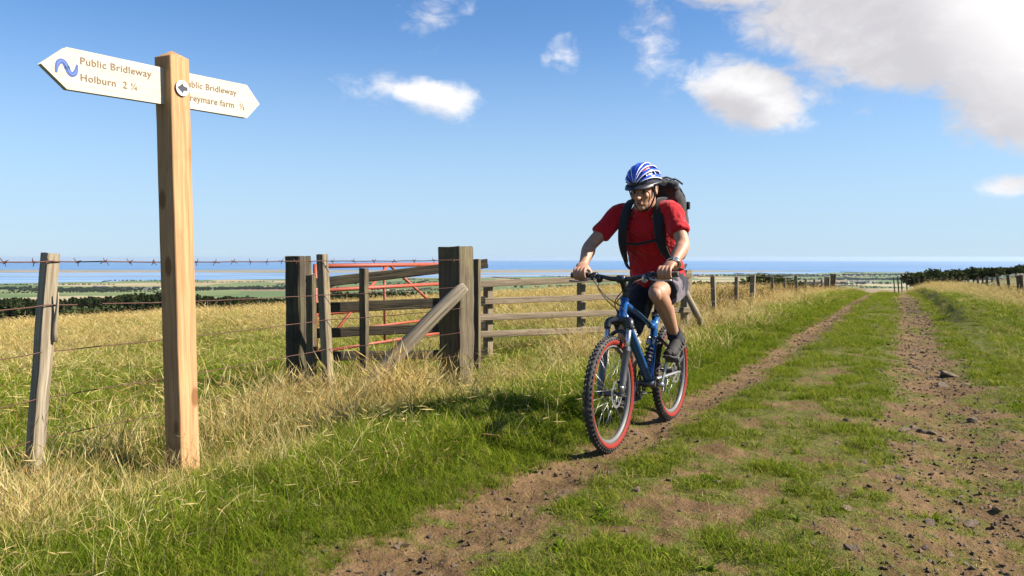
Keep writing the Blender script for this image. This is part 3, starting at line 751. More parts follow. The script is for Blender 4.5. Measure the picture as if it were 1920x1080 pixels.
bw = [at(-420, 494, 2.9), at(90, 490, 4.16) , at(604, 489, 6.54), at(868, 487, 6.9)]
def barbed(P, name, parent, step=.105, r=.0033):
    mb = MB(); pts = wire_pts(P, .006); mb.tube(pts, r, 6)
    q = random.Random(5); acc = 0
    for a, b_ in zip(pts[:-1], pts[1:]):
        L = (b_ - a).length; acc += L
        if acc > step:
            acc = 0; x, y, d = frame_of(b_ - a); th = q.uniform(0, 6.28)
            for k in range(4):
                t_ = th + k * 1.6; u = x * math.cos(t_) + y * math.sin(t_); o_ = a + d * (.006 * (k - 1.5)); mb.tube([o_ - u * .003, o_ + u * .024 + d * .006 * (1 if k % 2 else -1)], [.003, .0016], 5)
            mb.tube([a - d * .009, a + d * .009], .0055, 6)
    return mb.build(name, M['rust_wire'], parent)
barbed(bw, 'barbed_wire', wf)
for i, (l0, l1, l2, l3) in enumerate(((590, 572, 553, 537), (695, 660, 600, 577), (800, 747, 655, 622), (885, 824, 707, 664))):
    P = [at(-420, l0 + 30 + i * 14, 2.9), at(86 - i * 6, l1, 4.15), at(607 + i * 2, l2, 6.53), at(872, l3, 6.92)]
    mb = MB(); mb.tube(wire_pts(P, .01), .003, 6); mb.build('wire', M['rust_wire'], wf)

# ------------------------------------------------------------------ gate posts, bridle gate, strut
mb = MB(); BP = at(856, 718, 7.15); BP.z = float(height(BP.x, BP.y))
mb.timber(BP - Vector((0, 0, .4)), Vector((BP.x, BP.y, at(856, 463, 7.15).z)), .235, .235, LN, 18, .009, .016, 21); o = mb.build('gatepost', M['dark_wood'], None, True, sharp=40)
tag(o, 'thick square weathered gatepost, the taller one with a strut leaning on it', 'gatepost')
mb = MB(); LP = at(561, 700, 7.75); LP.z = float(height(LP.x, LP.y))
mb.timber(LP - Vector((0, 0, .4)), Vector((LP.x, LP.y, at(561, 481, 7.75).z)), .18, .19, LN, 18, .008, .014, 22); o = mb.build('gatepost', M['shaded_wood'], None, True, sharp=40)
tag(o, 'dark split gatepost on the seaward side where the red gate hangs', 'gatepost')
mb = MB(); mb.tube([at(872, 538, 6.93), at(855, 553, 6.9), at(790, 617, 6.8), at(712, 698, 6.7), at(690, 722, 6.68)], [.042, .060, .064, .066, .066], 14, True, None, 4)
o = mb.build('strut', M['pale_wood'], None, True); tag(o, 'round grey log strut leaning diagonally against the thick gatepost', 'strut')
bg = empty('bridle_gate', (0, 0, 0), 'small weathered timber bridle gate with a sloping top bar between the gateposts', 'gate')
for px, y0, y1, Y, s_ in ((583, 516, 704, 7.33, 1), (682, 503, 694, 7.41, 2), (893, 486, 690, 7.66, 3)):
    p0, p1 = at(px, y1, Y), at(px, y0, Y); p0.x = p1.x; mb = MB(); mb.timber(p0, p1, .072, .066, LN, 10, .003, .006, 30 + s_); mb.build('stile', M['dark_wood'], bg, True, sharp=40)
for i, (l, r_, h_) in enumerate(((533, 494, .088), (578, 565, .095), (626, 611, .088), (668, 664, .088))):
    mb = MB(); mb.timber(at(574, l, 7.42), at(914 if i == 0 else 909, r_, 7.78), .030, h_, Vector((-.21, -.98, 0)), 12, .004, .006, 40 + i); mb.build('rail', M['shaded_wood'], bg, True, sharp=40)

# ------------------------------------------------------------------ red field gate
rg = empty('field_gate', (0, 0, 0), 'rusty red tubular steel field gate standing behind the timber bridle gate', 'gate')
G0, G1 = at(592, 600, 7.95), at(868, 600, 10.5); G0.z = G1.z = 0; gd = G1 - G0
def gp(s_, z): return Vector((G0.x + gd.x * s_, G0.y + gd.y * s_, z))
for z, r_ in ((1.03, .024), (.785, .022), (.545, .017), (.355, .015), (.17, .017)):
    mb = MB(); mb.tube([gp(0, z), gp(1, z)], r_, 12); mb.build('bar', M['red_metal'], rg)
for s_ in (.0, .40, 1.0): mb = MB(); mb.tube([gp(s_, .15), gp(s_, 1.05)], .022 if s_ != .4 else .014, 12); mb.build('upright', M['red_metal'], rg)
for s_ in (.02, .98): mb = MB(); mb.tube([gp(s_, .18) , gp(.42 if s_ < .5 else .44, 1.02)], .016, 12); mb.build('brace', M['red_metal'], rg)
for z in (.3, .95): q = MB(); q.tube([gp(0, z), gp(-.03, z)], .012, 8); q.build('hinge', M['dark_alloy'], rg)

# ------------------------------------------------------------------ post and rail fence
rf = empty('rail_fence', (0, 0, 0), 'weathered post and rail fence with four rails behind the cyclist', 'fence')
for i, (px, Y, y0, y1) in enumerate(((915, 10.25, 534, 655), (1090, 11.4, 527, 640), (1287, 12.75, 506, 606))):
    p1 = at(px, y0, Y); p0 = Vector((p1.x, p1.y, float(height(p1.x, p1.y)) - .25)); mb = MB(); mb.timber(p0, p1, .10 if i < 2 else .13, .09 if i < 2 else .13, Vector((.61, -.79, 0)), 10, .004, .008, 50 + i); mb.build('post', M['grey_wood'], rf, True, sharp=40)
for i, (l, r_) in enumerate(((533, 516), (566, 551), (596, 581), (628, 611))):
    mb = MB(); mb.timber(at(884, l, 9.97), at(1295, r_, 12.68), .034, .082, Vector((.61, -.79, 0)), 14, .004, .006, 60 + i); mb.build('rail', M['rail_wood'], rf, True, sharp=40)
mb = MB(); mb.tube([at(1284, 545, 12.6), at(1318, 612, 12.3)], [.045, .055], 10); mb.build('brace', M['grey_wood'], rf, True)

# ------------------------------------------------------------------ far wire fences
ff = empty('wire_fence', (0, 0, 0), 'thin wire fence of many stakes running away along the track on the seaward side', 'fence')
tops = []
for i, (px, y0, w_) in enumerate(((1337, 517, .085), (1381, 518, .075), (1412, 515, .115), (1448, 518, .075), (1472, 520, .07), (1492, 516, .105), (1511, 523, .08), (1527, 523, .08), (1541, 524, .08), (1551, 520, .24), (1563, 514, .26))):
    Y = 5850 / (1710 - px); p1 = at(px, y0, Y); zg = float(height(p1.x, Y)); mb = MB()
    lean = .10 if i == 10 else .02 * ((i * 7) % 5 - 2)
    mb.timber(Vector((p1.x - lean, Y, zg - .3)), p1, w_, w_, LN, 6, .006, .008, 70 + i); mb.build('post', M['dark_wood' if i == 10 else 'grey_wood'], ff, True, sharp=40); tops.append((p1, zg))
st_ = at(1287, 512, 12.75)
for k in (.98, .72, .42):
    P = [Vector((st_.x, st_.y, st_.z - 1.1 * (1 - k)))] + [Vector((p.x, p.y - .05, zg + (p.z - zg) * k)) for p, zg in tops]
    mb = MB(); mb.tube(wire_pts(P, .01, 5), .004, 5); mb.build('wire', M['rust_wire'], ff)
rt = empty('wire_fence', (0, 0, 0), 'wire fence of leaning stakes on the bank along the inland side of the track', 'fence')
tops = []
for i, (px, y0) in enumerate(((1935, 513), (1911, 516), (1889, 515), (1869, 514), (1850, 518), (1833, 520), (1815, 522), (1800, 519), (1786, 521), (1775, 520), (1764, 520), (1753, 522), (1744, 521), (1733, 522), (1722, 522), (1713, 522), (1700, 523), (1690, 524), (1683, 518), (1675, 520))):
    Y = np.interp(px, [1673, 1745, 1910, 1960], [62, 42, 24, 20.5]); p1 = at(px, y0, Y); zg = float(height(p1.x, Y)); mb = MB(); lean = .05 + .05 * ((i * 5) % 4)
    w_ = .16 if i in (1,) else .085
    mb.timber(Vector((p1.x + lean, Y, min(zg - .1, p1.z - 1.0))), p1, w_, w_, LN, 5, .006, .008, 90 + i); mb.build('post', M['dark_wood'], rt, True, sharp=40); tops.append((p1, zg))
for k in (.95, .6):
    P = [Vector((p.x, p.y - .05, min(zg, p.z - .9) + (p.z - min(zg, p.z - .9)) * k)) for p, zg in tops]; mb = MB(); mb.tube(wire_pts(P, .01, 4), .004, 5); mb.build('wire', M['rust_wire'], rt)
# ------------------------------------------------------------------ the bicycle (x forward, y to the rider's left, z up)
PSI = rad(29.8)
fwv = Vector((-math.sin(PSI), -math.cos(PSI), 0)); lfv = Vector((math.cos(PSI), -math.sin(PSI), 0)); upv = Vector((0, 0, 1)); LEAN = -.02
up2 = upv * math.cos(LEAN) + lfv * math.sin(LEAN); lf2 = lfv * math.cos(LEAN) - upv * math.sin(LEAN)
RIDE = basis(Vector((1.111, 5.555, -.010)), fwv, lf2, up2)
def rider_thing(name, label, cat): o = empty(name, (0, 0, 0), label, cat); o.matrix_world = RIDE; return o
bike = rider_thing('bicycle', 'blue full suspension mountain bike with red walled knobbly tyres ridden along the rut', 'bicycle')
WB, WR = 1.075, .335
def part(mb, name, mat, parent, smooth=True, sharp=None): return mb.build(name, M[mat], parent, smooth, sharp=sharp)
def arc(r0, rc, a0, a1, n, back=None):
    o = [(rc + r0 * math.cos(rad(a0 + (a1 - a0) * k / n)), r0 * math.sin(rad(a0 + (a1 - a0) * k / n))) for k in range(n + 1)]
    return o
def turn(c, ang=0):  # wheel frame: axis = y
    return Matrix.Translation(Vector(c)) @ Matrix.Rotation(ang, 4, 'Y')
spokes = {}
def make_wheel(c, front):
    Mw = Matrix.Identity(4); rc = WR - .028
    mb = MB(); prof = [(WR - .050, -.0125), (WR - .050, -.0145), (WR - .060, -.0148), (WR - .068, -.007), (WR - .070, 0), (WR - .068, .007), (WR - .060, .0148), (WR - .050, .0145), (WR - .050, .0125), (WR - .056, 0)]
    mb.lathe(prof[::-1], Mw, 72); wh = part(mb, 'wheel', 'rim', bike, True, 40); wh.location = c
    mb = MB(); mb.lathe(arc(.0262, rc, 0, 360, 15)[:-1], Mw, 72); part(mb, 'tyre', 'black_rubber', wh)
    for sg in (-1, 1):
        mb = MB(); o_ = arc(.0272, rc, 78 * sg, 140 * sg, 8); i_ = arc(.0245, rc, 140 * sg, 78 * sg, 8); p = o_ + i_
        mb.lathe(p if sg < 0 else p[::-1], Mw, 72); part(mb, 'sidewall', 'red_rubber', wh)
    mb = MB(); q = random.Random(3)
    for k in range(64):
        for row, ph in ((-64, .5), (-22, 0), (22, 0), (64, .5)):
            th = (k + ph) / 64 * 2 * math.pi; f = rad(row); r0 = .0262
            for cc in (0,):
                R = Matrix.Rotation(-th, 3, 'Y'); base = Vector((rc + (r0 + .0015) * math.cos(f), (r0 + .0015) * math.sin(f), 0)); Rf = Matrix.Rotation(f, 3, 'Z')
                hx, hy, hz = .0042, .0050, .0078 if abs(row) > 30 else .0065
                vs = [R @ (base + Rf @ Vector((sx * hx, sy * hy * (.8 if sx > 0 else 1), sz * hz * (.8 if sx > 0 else 1)))) for sx in (-1, 1) for sy in (-1, 1) for sz in (-1, 1)]
                mb.add(vs, [(4, 6, 7, 5), (0, 4, 5, 1), (2, 3, 7, 6), (0, 2, 6, 4), (1, 5, 7, 3)])
    o = part(mb, 'tread', 'black_rubber', wh, False); o['kind'] = 'stuff'
    fl = .030 if front else .034
    mb = MB(); mb.tube([(0, -.05, 0), (0, -fl, 0), (0, -fl, 0), (0, -.022, 0), (0, .022, 0), (0, fl, 0), (0, fl, 0), (0, .05, 0)], [.010, .012, .026, .016, .016, .026, .012, .010], 18); part(mb, 'hub', 'dark_alloy', wh, True, 30)
    for k in range(32):
        sd_ = 1 if k % 2 else -1; tw = (1 if (k // 2) % 2 else -1) * 1.05; key = (front, k % 4)
        if key not in spokes:
            a0 = tw; mb = MB(); mb.tube([(.024 * math.cos(a0), fl * sd_, .024 * math.sin(a0)), (WR - .074, .004 * sd_, 0)], .0011, 5); o = part(mb, 'spoke', 'alloy', wh); spokes[key] = o
        else:
            o = spokes[key].copy(); COL.objects.link(o); o.parent = wh
        o.rotation_euler = (0, k / 32 * 2 * math.pi, 0)
    if front or True:
        mb = MB(); ys = .040; mb.lathe([(.080, ys), (.080, ys + .002), (.064, ys + .002), (.064, ys)], Mw, 40)
        for k in range(6):
            a = k / 6 * 6.283; R = Matrix.Rotation(-a, 3, 'Y'); mb.box(R @ Vector((.044, ys + .001, 0)), (.05, .0018, .009), R)
        o = part(mb, 'brake_disc', 'alloy', wh, False)
    if front:
        R = Matrix.Rotation(rad(10), 3, 'Y'); mb = MB(); mb.box((-.185, .010, .03), (.03, .012, .055), R, .2); part(mb, 'reflector', 'amber', wh)
    else:
        mb = MB()
        for k in range(5): mb.lathe([(.022, -.030 - k * .004), (.050 - k * .006, -.030 - k * .004), (.050 - k * .006, -.0325 - k * .004), (.022, -.0325 - k * .004)][::-1], Mw, 30)
        part(mb, 'cassette', 'dark_alloy', wh, False)
    return wh
w1 = make_wheel((0, 0, WR), False); w2 = make_wheel((WB, 0, WR), True)
ca = rad(69.5); SA = Vector((-math.cos(ca), 0, math.sin(ca))); PF = Vector((math.sin(ca), 0, math.cos(ca)))
HP = Vector((WB - .1985, 0, .752)); HT = HP + SA * .135; AX = Vector((WB, 0, WR)); BB = Vector((.425, 0, .305)); ST = Vector((.285, 0, .745))
mb = MB(); mb.tube([HP - SA * .004, HP + SA * .01, HP + SA * .012, HP + SA * .12, HP + SA * .123, HT], [.027, .027, .023, .023, .027, .027], 20)
frame = part(mb, 'frame', 'blue_paint', bike, True, 35)
mb = MB(); mb.tube([HP + SA * .105, (.62, 0, .775), (.36, 0, .672)], [(.019, .022), (.018, .02), (.017, .019)], 16, sub=4); part(mb, 'top_tube', 'blue_paint', frame)
mb = MB(); mb.tube([HP + SA * .03, (.64, 0, .545), BB + Vector((.02, 0, .03))], [(.024, .031), (.023, .03), (.022, .03)], 18, sub=4); dt = part(mb, 'down_tube', 'blue_paint', frame)
mb = MB(); mb.tube([ST, (.318, 0, .65), (.40, 0, .37), BB], [.024, .025, .024, .03], 18); part(mb, 'seat_tube', 'blue_paint', frame)
mb = MB(); mb.tube([BB + Vector((0, -.038, 0)), BB + Vector((0, .038, 0))], .025, 18); part(mb, 'bottom_bracket', 'dark_alloy', frame)
mb = MB(); mb.tube([HP + SA * .02 + PF * -.03, (.76, 0, .70), (.72, 0, .64)], [(.010, .02), (.01, .022), (.008, .012)], 10); part(mb, 'gusset', 'black_paint', frame); mb = MB(); mb.tube([(.41, 0, .68), (.36, 0, .675), (.325, 0, .69)], [.014, .022, .026], 10); part(mb, 'gusset', 'blue_paint', frame)
d = (BB - HP).normalized(); nrm = Vector((0, 1, 0)); across = nrm.cross(d)
mb = MB()   # worn white transfer along the down tube, too blurred to read
for k in range(9):
    c_ = HP + SA * .03 + (Vector((.64, 0, .545)) - HP) * (.22 + .085 * k) + Vector((0, .0305, 0)) ; Rb = Matrix((d, nrm, across)).transposed(); q = .006
    if k % 3 == 0: mb.box(c_, (.014, .0016, .004), Rb); mb.box(c_ + d * .006, (.004, .0016, .022), Rb)
    elif k % 3 == 1: mb.tube([c_ + d * (.008 * math.cos(a)) + across * (.011 * math.sin(a)) for a in np.linspace(0, 6.28, 11)], .0022, 5)
    else: mb.box(c_ - d * .004, (.004, .0016, .022), Rb); mb.box(c_ + across * .009, (.014, .0016, .004), Rb)
o = part(mb, 'transfer', 'white_paint', frame, False); o['kind'] = 'stuff'
for sg in (-1, 1):
    mb = MB(); mb.tube([(.385, .032 * sg, .335), (.30, .045 * sg, .335), (0, .066 * sg, WR)], [(.012, .016), (.010, .013), (.010, .012)], 10, sub=3); part(mb, 'chainstay', 'alloy', frame)
    mb = MB(); mb.tube([(0, .066 * sg, WR), (.12, .06 * sg, .48), (.325, .03 * sg, .60)], [(.008, .011), (.009, .012), (.012, .015)], 10, sub=3); part(mb, 'seatstay', 'black_paint', frame)
mb = MB(); mb.tube([(.49, 0, .375), (.47, 0, .41), (.47, 0, .412), (.42, 0, .51), (.42, 0, .512), (.40, 0, .55)], [.012, .012, .021, .021, .012, .012], 14)
for k in range(7): p = Vector((.487, 0, .38)).lerp(Vector((.415, 0, .525)), k / 6); dd = (Vector((.40, 0, .55)) - Vector((.49, 0, .375))).normalized(); mb.tube([p, p + dd * .007], .029, 12)
part(mb, 'rear_shock', 'black_paint', frame, True, 30)
mb = MB(); mb.tube([(.40, .02, .56), (.37, .02, .60), (.33, .015, .60)], .011, 8); mb.tube([(.40, -.02, .56), (.37, -.02, .60), (.33, -.015, .60)], .011, 8); part(mb, 'linkage', 'alloy', frame)
mb = MB(); mb.tube([ST - Vector((0, 0, .01)), ST + Vector((-.004, 0, .018))], .029, 16); part(mb, 'seat_clamp', 'alloy', frame)
mb = MB(); mb.tube([ST, (.235, 0, .915)], .0145, 14); part(mb, 'seatpost', 'black_paint', bike)
mb = MB(); mb.capsule([(.36, 0, .940), (.27, 0, .940), (.17, 0, .945), (.10, 0, .955)], [(.02, .018), (.03, .02), (.062, .022), (.072, .02)], 14, 4, (0, 1, 0)); sad = mb.fused('saddle', M['black_cloth'], bike, .006)
mb = MB(); mb.tube([(.33, .02, .925), (.28, .022, .912), (.18, .025, .915), (.13, .03, .93)], .0035, 6); mb.tube([(.33, -.02, .925), (.28, -.022, .912), (.18, -.025, .915), (.13, -.03, .93)], .0035, 6); part(mb, 'rail', 'alloy', sad)
# fork
mb = MB(); L0 = AX + SA * .425
mb.tube([L0 + Vector((0, -.070, 0)) - SA * .03, L0 + Vector((0, -.068, 0)) + SA * .012, HP + Vector((0, -.03, 0)) - SA * .005 + PF * .01, HP - SA * .0, HP + Vector((0, .03, 0)) - SA * .005 + PF * .01, L0 + Vector((0, .068, 0)) + SA * .012, L0 + Vector((0, .070, 0)) - SA * .03], [.021, .023, .025, .028, .025, .023, .021], 14, sub=3)
fork = part(mb, 'fork', 'black_paint', bike)
for sg in (-1, 1):
    y_ = Vector((0, .068 * sg, 0)); mb = MB(); mb.tube([AX + y_ + SA * .24, L0 + y_], .0155, 16); part(mb, 'stanchion', 'steel', fork)
    mb = MB(); mb.tube([AX + y_ - SA * .012, AX + y_ + SA * .04, AX + y_ + SA * .10, AX + y_ + SA * .255, AX + y_ + SA * .258, AX + y_ + SA * .282], [.013, .019, .0215, .0215, .024, .023], 16); part(mb, 'fork_leg', 'dark_alloy', fork, True, 40)
mb = MB(); mb.tube([AX + Vector((0, -.066, 0)) + SA * .25 + PF * -.02, AX + Vector((0, -.062, 0)) + SA * .33 + PF * -.02, AX + Vector((0, -.03, 0)) + SA * .375 + PF * -.02, AX + SA * .385 + PF * -.02, AX + Vector((0, .03, 0)) + SA * .375 + PF * -.02, AX + Vector((0, .062, 0)) + SA * .33 + PF * -.02, AX + Vector((0, .066, 0)) + SA * .25 + PF * -.02], .012, 12, sub=3); part(mb, 'brake_arch', 'black_paint', fork)
mb = MB(); mb.box(AX + Vector((-.065, .052, .055)), (.075, .026, .04), Matrix.Rotation(rad(40), 3, 'Y'), .25); part(mb, 'brake_caliper', 'black_paint', fork)
mb = MB(); mb.tube([AX + Vector((0, .066, 0)), AX + Vector((0, .088, 0))], .013, 12); mb.tube([AX + Vector((0, .085, 0)), AX + Vector((.045, .09, .055))], [.006, .008], 8); part(mb, 'quick_release', 'steel', fork)
# cockpit
SC = HT + SA * .048; CL = Vector((.878, 0, .998))
mb = MB(); mb.tube([HT, HT + SA * .07], .0185, 16); part(mb, 'spacer', 'black_paint', bike)
mb = MB(); mb.tube([SC + SA * .0, SC * .5 + CL * .5 + Vector((0, 0, .006)), CL], [.023, .020, .022], 14, sub=3); mb.tube([CL + Vector((0, -.025, 0)), CL + Vector((0, .025, 0))], .024, 14); part(mb, 'stem', 'black_paint', bike)
bar = [(.850, -.340, 1.024), (.858, -.20, 1.024), (.868, -.13, 1.014), (.876, -.065, 1.0), (.878, 0, .998), (.876, .065, 1.0), (.868, .13, 1.014), (.858, .20, 1.024), (.850, .340, 1.024)]
mb = MB(); mb.tube(bar, [.0112, .0112, .0115, .0145, .0158, .0145, .0115, .0112, .0112], 12, sub=4); hb = part(mb, 'handlebar', 'black_paint', bike)
for sg in (-1, 1):
    mb = MB(); n_ = 14
    mb.tube([Vector((.8575, .215 * sg, 1.024)).lerp(Vector((.849, .342 * sg, 1.024)), k / n_) for k in range(n_ + 1)], [.0185 if k in (0, n_) else (.0165 if k % 2 else .0175) for k in range(n_ + 1)], 14); part(mb, 'grip', 'black_rubber', hb)
    mb = MB(); mb.box((.880, .180 * sg, 1.012), (.05, .035, .03), Matrix.Rotation(rad(20), 3, 'Y'), .25); mb.tube([(.86, .165 * sg, 1.023), (.86, .195 * sg, 1.023)], .019, 12); lv = part(mb, 'brake_lever', 'black_paint', hb)
    mb = MB(); mb.tube([(.895, .185 * sg, 1.005), (.925, .215 * sg, .994), (.926, .27 * sg, .988), (.920, .325 * sg, .990)], [(.007, .007), (.005, .009), (.004, .008), (.006, .008)], 8, sub=3); part(mb, 'blade', 'dark_alloy' if sg < 0 else 'alloy', lv)
    mb = MB(); mb.box((.872, .145 * sg, 1.0), (.05, .03, .045), Matrix.Rotation(rad(10), 3, 'Y'), .3); part(mb, 'shifter', 'black_paint' if sg < 0 else 'alloy', hb)
for P in ([(.90, -.165, 1.005), (.985, -.13, .985), (1.0, -.05, .90), (.93, .03, .82), (.905, .045, .72), (1.03, .075, .50), (1.035, .07, .40)],
          [(.90, .165, 1.005), (.98, .12, .98), (.985, .03, .91), (.90, -.035, .84), (.80, -.03, .74)],
          [(.885, -.14, .985), (.965, -.11, .94), (.955, -.05, .86), (.86, -.03, .80), (.74, -.026, .66)],
          [(.885, .14, .985), (.955, .09, .945), (.945, .0, .87), (.865, -.028, .845), (.72, -.02, .80)]):
    mb = MB(); mb.tube(P, .0032, 7, sub=6); part(mb, 'cable', 'black_rubber', bike)
# drive train
LPd, RPd = Vector((.365, .10, .468)), Vector((.485, -.10, .142))
mb = MB(); mb.tube([BB + Vector((0, .062, 0)), BB + Vector((0, .095, 0))], [.018, .017], 14); mb.tube([BB + Vector((0, .085, 0)), LPd.lerp(BB, .5) + Vector((0, .045, 0)), LPd], [(.017, .010), (.012, .008), (.014, .009)], 10, hint=(1, 0, .3), sub=3); cl = part(mb, 'crank', 'alloy', bike)
mb = MB(); mb.tube([BB + Vector((0, -.062, 0)), BB + Vector((0, -.095, 0))], [.018, .017], 14); mb.tube([BB + Vector((0, -.085, 0)), RPd.lerp(BB, .5) + Vector((0, -.045, 0)), RPd], [(.017, .010), (.012, .008), (.014, .009)], 10, hint=(1, 0, .3), sub=3); cr = part(mb, 'crank', 'alloy', bike)
for sg, pd, cc in ((1, LPd, cl), (-1, RPd, cr)):
    a = rad(14 if sg > 0 else 8); R = Matrix.Rotation(a, 3, 'Y'); mb = MB(); c0 = pd + Vector((0, .055 * sg, 0))
    mb.tube([pd - Vector((0, .004 * sg, 0)), pd + Vector((0, .10 * sg, 0))], .0075, 10)
    for dx in (-.042, .042): mb.box(c0 + R @ Vector((dx, 0, 0)), (.010, .085, .022), R, .2)
    for dy in (-.04, .04): mb.box(c0 + Vector((0, dy, 0)), (.084, .008, .016), R, .2)
    mb.box(c0, (.035, .06, .020), R, .2); part(mb, 'pedal', 'dark_alloy', cc, False)
mb = MB()
for r_, y_ in ((.092, -.052), (.070, -.046)): mb.lathe([(r_ - .016, y_), (r_, y_), (r_, y_ - .003), (r_ - .016, y_ - .003)][::-1], Matrix.Translation(BB), 44)
for k in range(4): a = k * 1.571 + .4; R = Matrix.Rotation(a, 3, 'Y'); mb.box(BB + R @ Vector((.045, -.052, 0)), (.075, .005, .016), R)
part(mb, 'chainring', 'black_paint', bike, False)
mb = MB(); mb.tube([BB + Vector((-.0, -.048, .071)), (.0, -.038, WR + .042)], (.0045), 6); mb.tube([BB + Vector((0, -.048, -.071)), (.02, -.038, WR - .13), (-.005, -.038, WR - .12), (-.03, -.038, WR - .07), (.02, -.038, WR - .045)], .0045, 6); part(mb, 'chain', 'dark_alloy', bike)
mb = MB(); mb.box((-.005, -.05, WR - .085), (.02, .012, .10), Matrix.Rotation(rad(-12), 3, 'Y'), .2); mb.tube([(.01, -.045, WR - .13), (.01, -.035, WR - .13)], .018, 14); mb.tube([(-.012, -.045, WR - .06), (-.012, -.035, WR - .06)], .018, 14); part(mb, 'derailleur', 'dark_alloy', bike, False)

# ------------------------------------------------------------------ the rider
rider = rider_thing('person', 'cyclist in a red T-shirt, black shorts, bare hands on the handlebar, looking ahead', 'person')
HIP, SHO = Vector((.225, .0, .965)), Vector((.485, .01, 1.425)); TA = (SHO - HIP); TL = TA.length; TA.normalize(); TN = Vector((TA.z, 0, -TA.x)).normalized()
def torso(k=1.0, grow=0.0, lo=-.08, hi=1.06):
    T = [(-.10, .12, .09), (-.04, .160, .118), (.06, .172, .128), (.18, .160, .122), (.32, .154, .116), (.5, .166, .122), (.7, .182, .124), (.86, .180, .112), (.97, .135, .09), (1.06, .075, .066)]
    T = [q for q in T if lo <= q[0] <= hi]; return [HIP + TA * (TL * t_) - TN * (.018 * math.sin(min(1, max(0, t_)) * math.pi)) for t_, _, _ in T], [(a * k + grow, b_ * k + grow) for _, a, b_ in T]
shL, shR = Vector((.490, .188, 1.402)), Vector((.490, -.176, 1.402))
elL, elR = Vector((.60, .290, 1.215)), Vector((.635, -.300, 1.222)); wrL, wrR = Vector((.782, .290, 1.078)), Vector((.785, -.298, 1.080))
hiL, hiR = Vector((.235, .098, .945)), Vector((.235, -.098, .945)); knL, knR = Vector((.625, .132, .905)), Vector((.555, -.105, .635)); anL, anR = Vector((.262, .128, .600)), Vector((.388, -.138, .250))
HD = Vector((.590, .040, 1.548)); HR = (Matrix.Rotation(rad(-3), 3, 'Z') @ Matrix.Rotation(rad(14), 3, 'Y'))
def hd(p): return HD + HR @ Vector(p)
mb = MB()
mb.tube(*torso(.90), 20, True, (0, 1, 0), 3)
mb.capsule([HIP + TA * TL * .92, HIP + TA * TL * 1.1 + TN * .0, hd((-.030, 0, -.075)), hd((-.018, 0, -.02))], [(.085, .07), (.060, .062), (.057, .060), (.055, .06)], 16, 4, (0, 1, 0))
mb.blob(hd((-.012, 0, .045)), (.094, .075, .086), HR, 24, 16); mb.blob(hd((.026, 0, -.018)), (.066, .060, .088), HR, 22, 16); mb.blob(hd((.030, 0, -.070)), (.052, .049, .044), HR)
mb.blob(hd((.066, 0, -.099)), (.020, .024, .018), HR); mb.blob(hd((.040, 0, -.088)), (.038, .040, .028), HR)
mb.tube([hd((.082, 0, .020)), hd((.098, 0, -.006)), hd((.112, 0, -.030)), hd((.100, 0, -.040))], [.0085, .0095, .0135, .010], 12, sub=3); mb.blob(hd((.098, .012, -.034)), (.012, .009, .008), HR, 10, 6); mb.blob(hd((.098, -.012, -.034)), (.012, .009, .008), HR, 10, 6)
mb.tube([hd((.066, .050, .018)), hd((.084, .030, .026)), hd((.086, 0, .024)), hd((.084, -.030, .026)), hd((.066, -.050, .018))], [.010, .012, .010, .012, .010], 10, sub=2)
for sg in (-1, 1):
    mb.blob(hd((.066, .040 * sg, -.024)), (.022, .020, .018), HR, 12, 8)
    mb.blob(hd((-.010, .080 * sg, -.004)), (.020, .009, .033), HR @ Matrix.Rotation(rad(12 * sg), 3, 'Z') @ Matrix.Rotation(rad(-12), 3, 'Y'), 14, 10)
mb.blob(hd((.086, 0, -.060)), (.013, .024, .0065), HR, 14, 8); mb.blob(hd((.084, 0, -.072)), (.012, .020, .0065), HR, 14, 8)
for s_, e_, w_, sg in ((shL, elL, wrL, 1), (shR, elR, wrR, -1)):
    fm = e_.lerp(w_, .3) + Vector((0, .006 * sg, -.004))
    mb.capsule([s_, s_.lerp(e_, .45) + Vector((-.006, 0, 0)), e_, fm, e_.lerp(w_, .75), w_], [.054, .048, .041, .046, .033, (.029, .025)], 16, 4)
    # hand closed round the grip: palm, four fingers over the top, thumb underneath
    g_ = Vector((.853, .272 * sg, 1.024)); k0 = g_ + Vector((-.008, 0, .042))
    mb.capsule([w_, w_.lerp(k0, .5) + Vector((0, 0, .010)), k0 + Vector((.002, 0, -.002))], [(.030, .024), (.040, .022), (.042, .016)], 14, 3, (0, 1, 0))
    for j in range(4):
        yo = (.034 - .0225 * j) * sg; ln = (.90, 1.0, .95, .78)[::-1][j] if False else (.78, .95, 1.0, .92)[j]
        q_ = g_ + Vector((0, yo, 0)); out_ = (1 if j in (0, 1) else 1.0)
        mb.capsule([q_ + Vector((-.012, -yo * .1, .040)), q_ + Vector((.018, 0, .040)), q_ + Vector((.018 + .026 * ln, 0, .020)), q_ + Vector((.016 + .024 * ln, 0, -.010)), q_ + Vector((.010, 0, -.030 * ln)), q_ + Vector((-.006, 0, -.030 * ln))], [.0112, .0108, .0098, .0092, .0086, .008], 10, 3)
    t0 = w_.lerp(k0, .55) + Vector((.0, -.036 * sg, -.004))
    mb.capsule([t0, g_ + Vector((-.026, -.050 * sg, .010)), g_ + Vector((-.006, -.060 * sg, -.016)), g_ + Vector((.018, -.058 * sg, -.022))], [.0150, .0125, .0105, .0092], 10, 3)
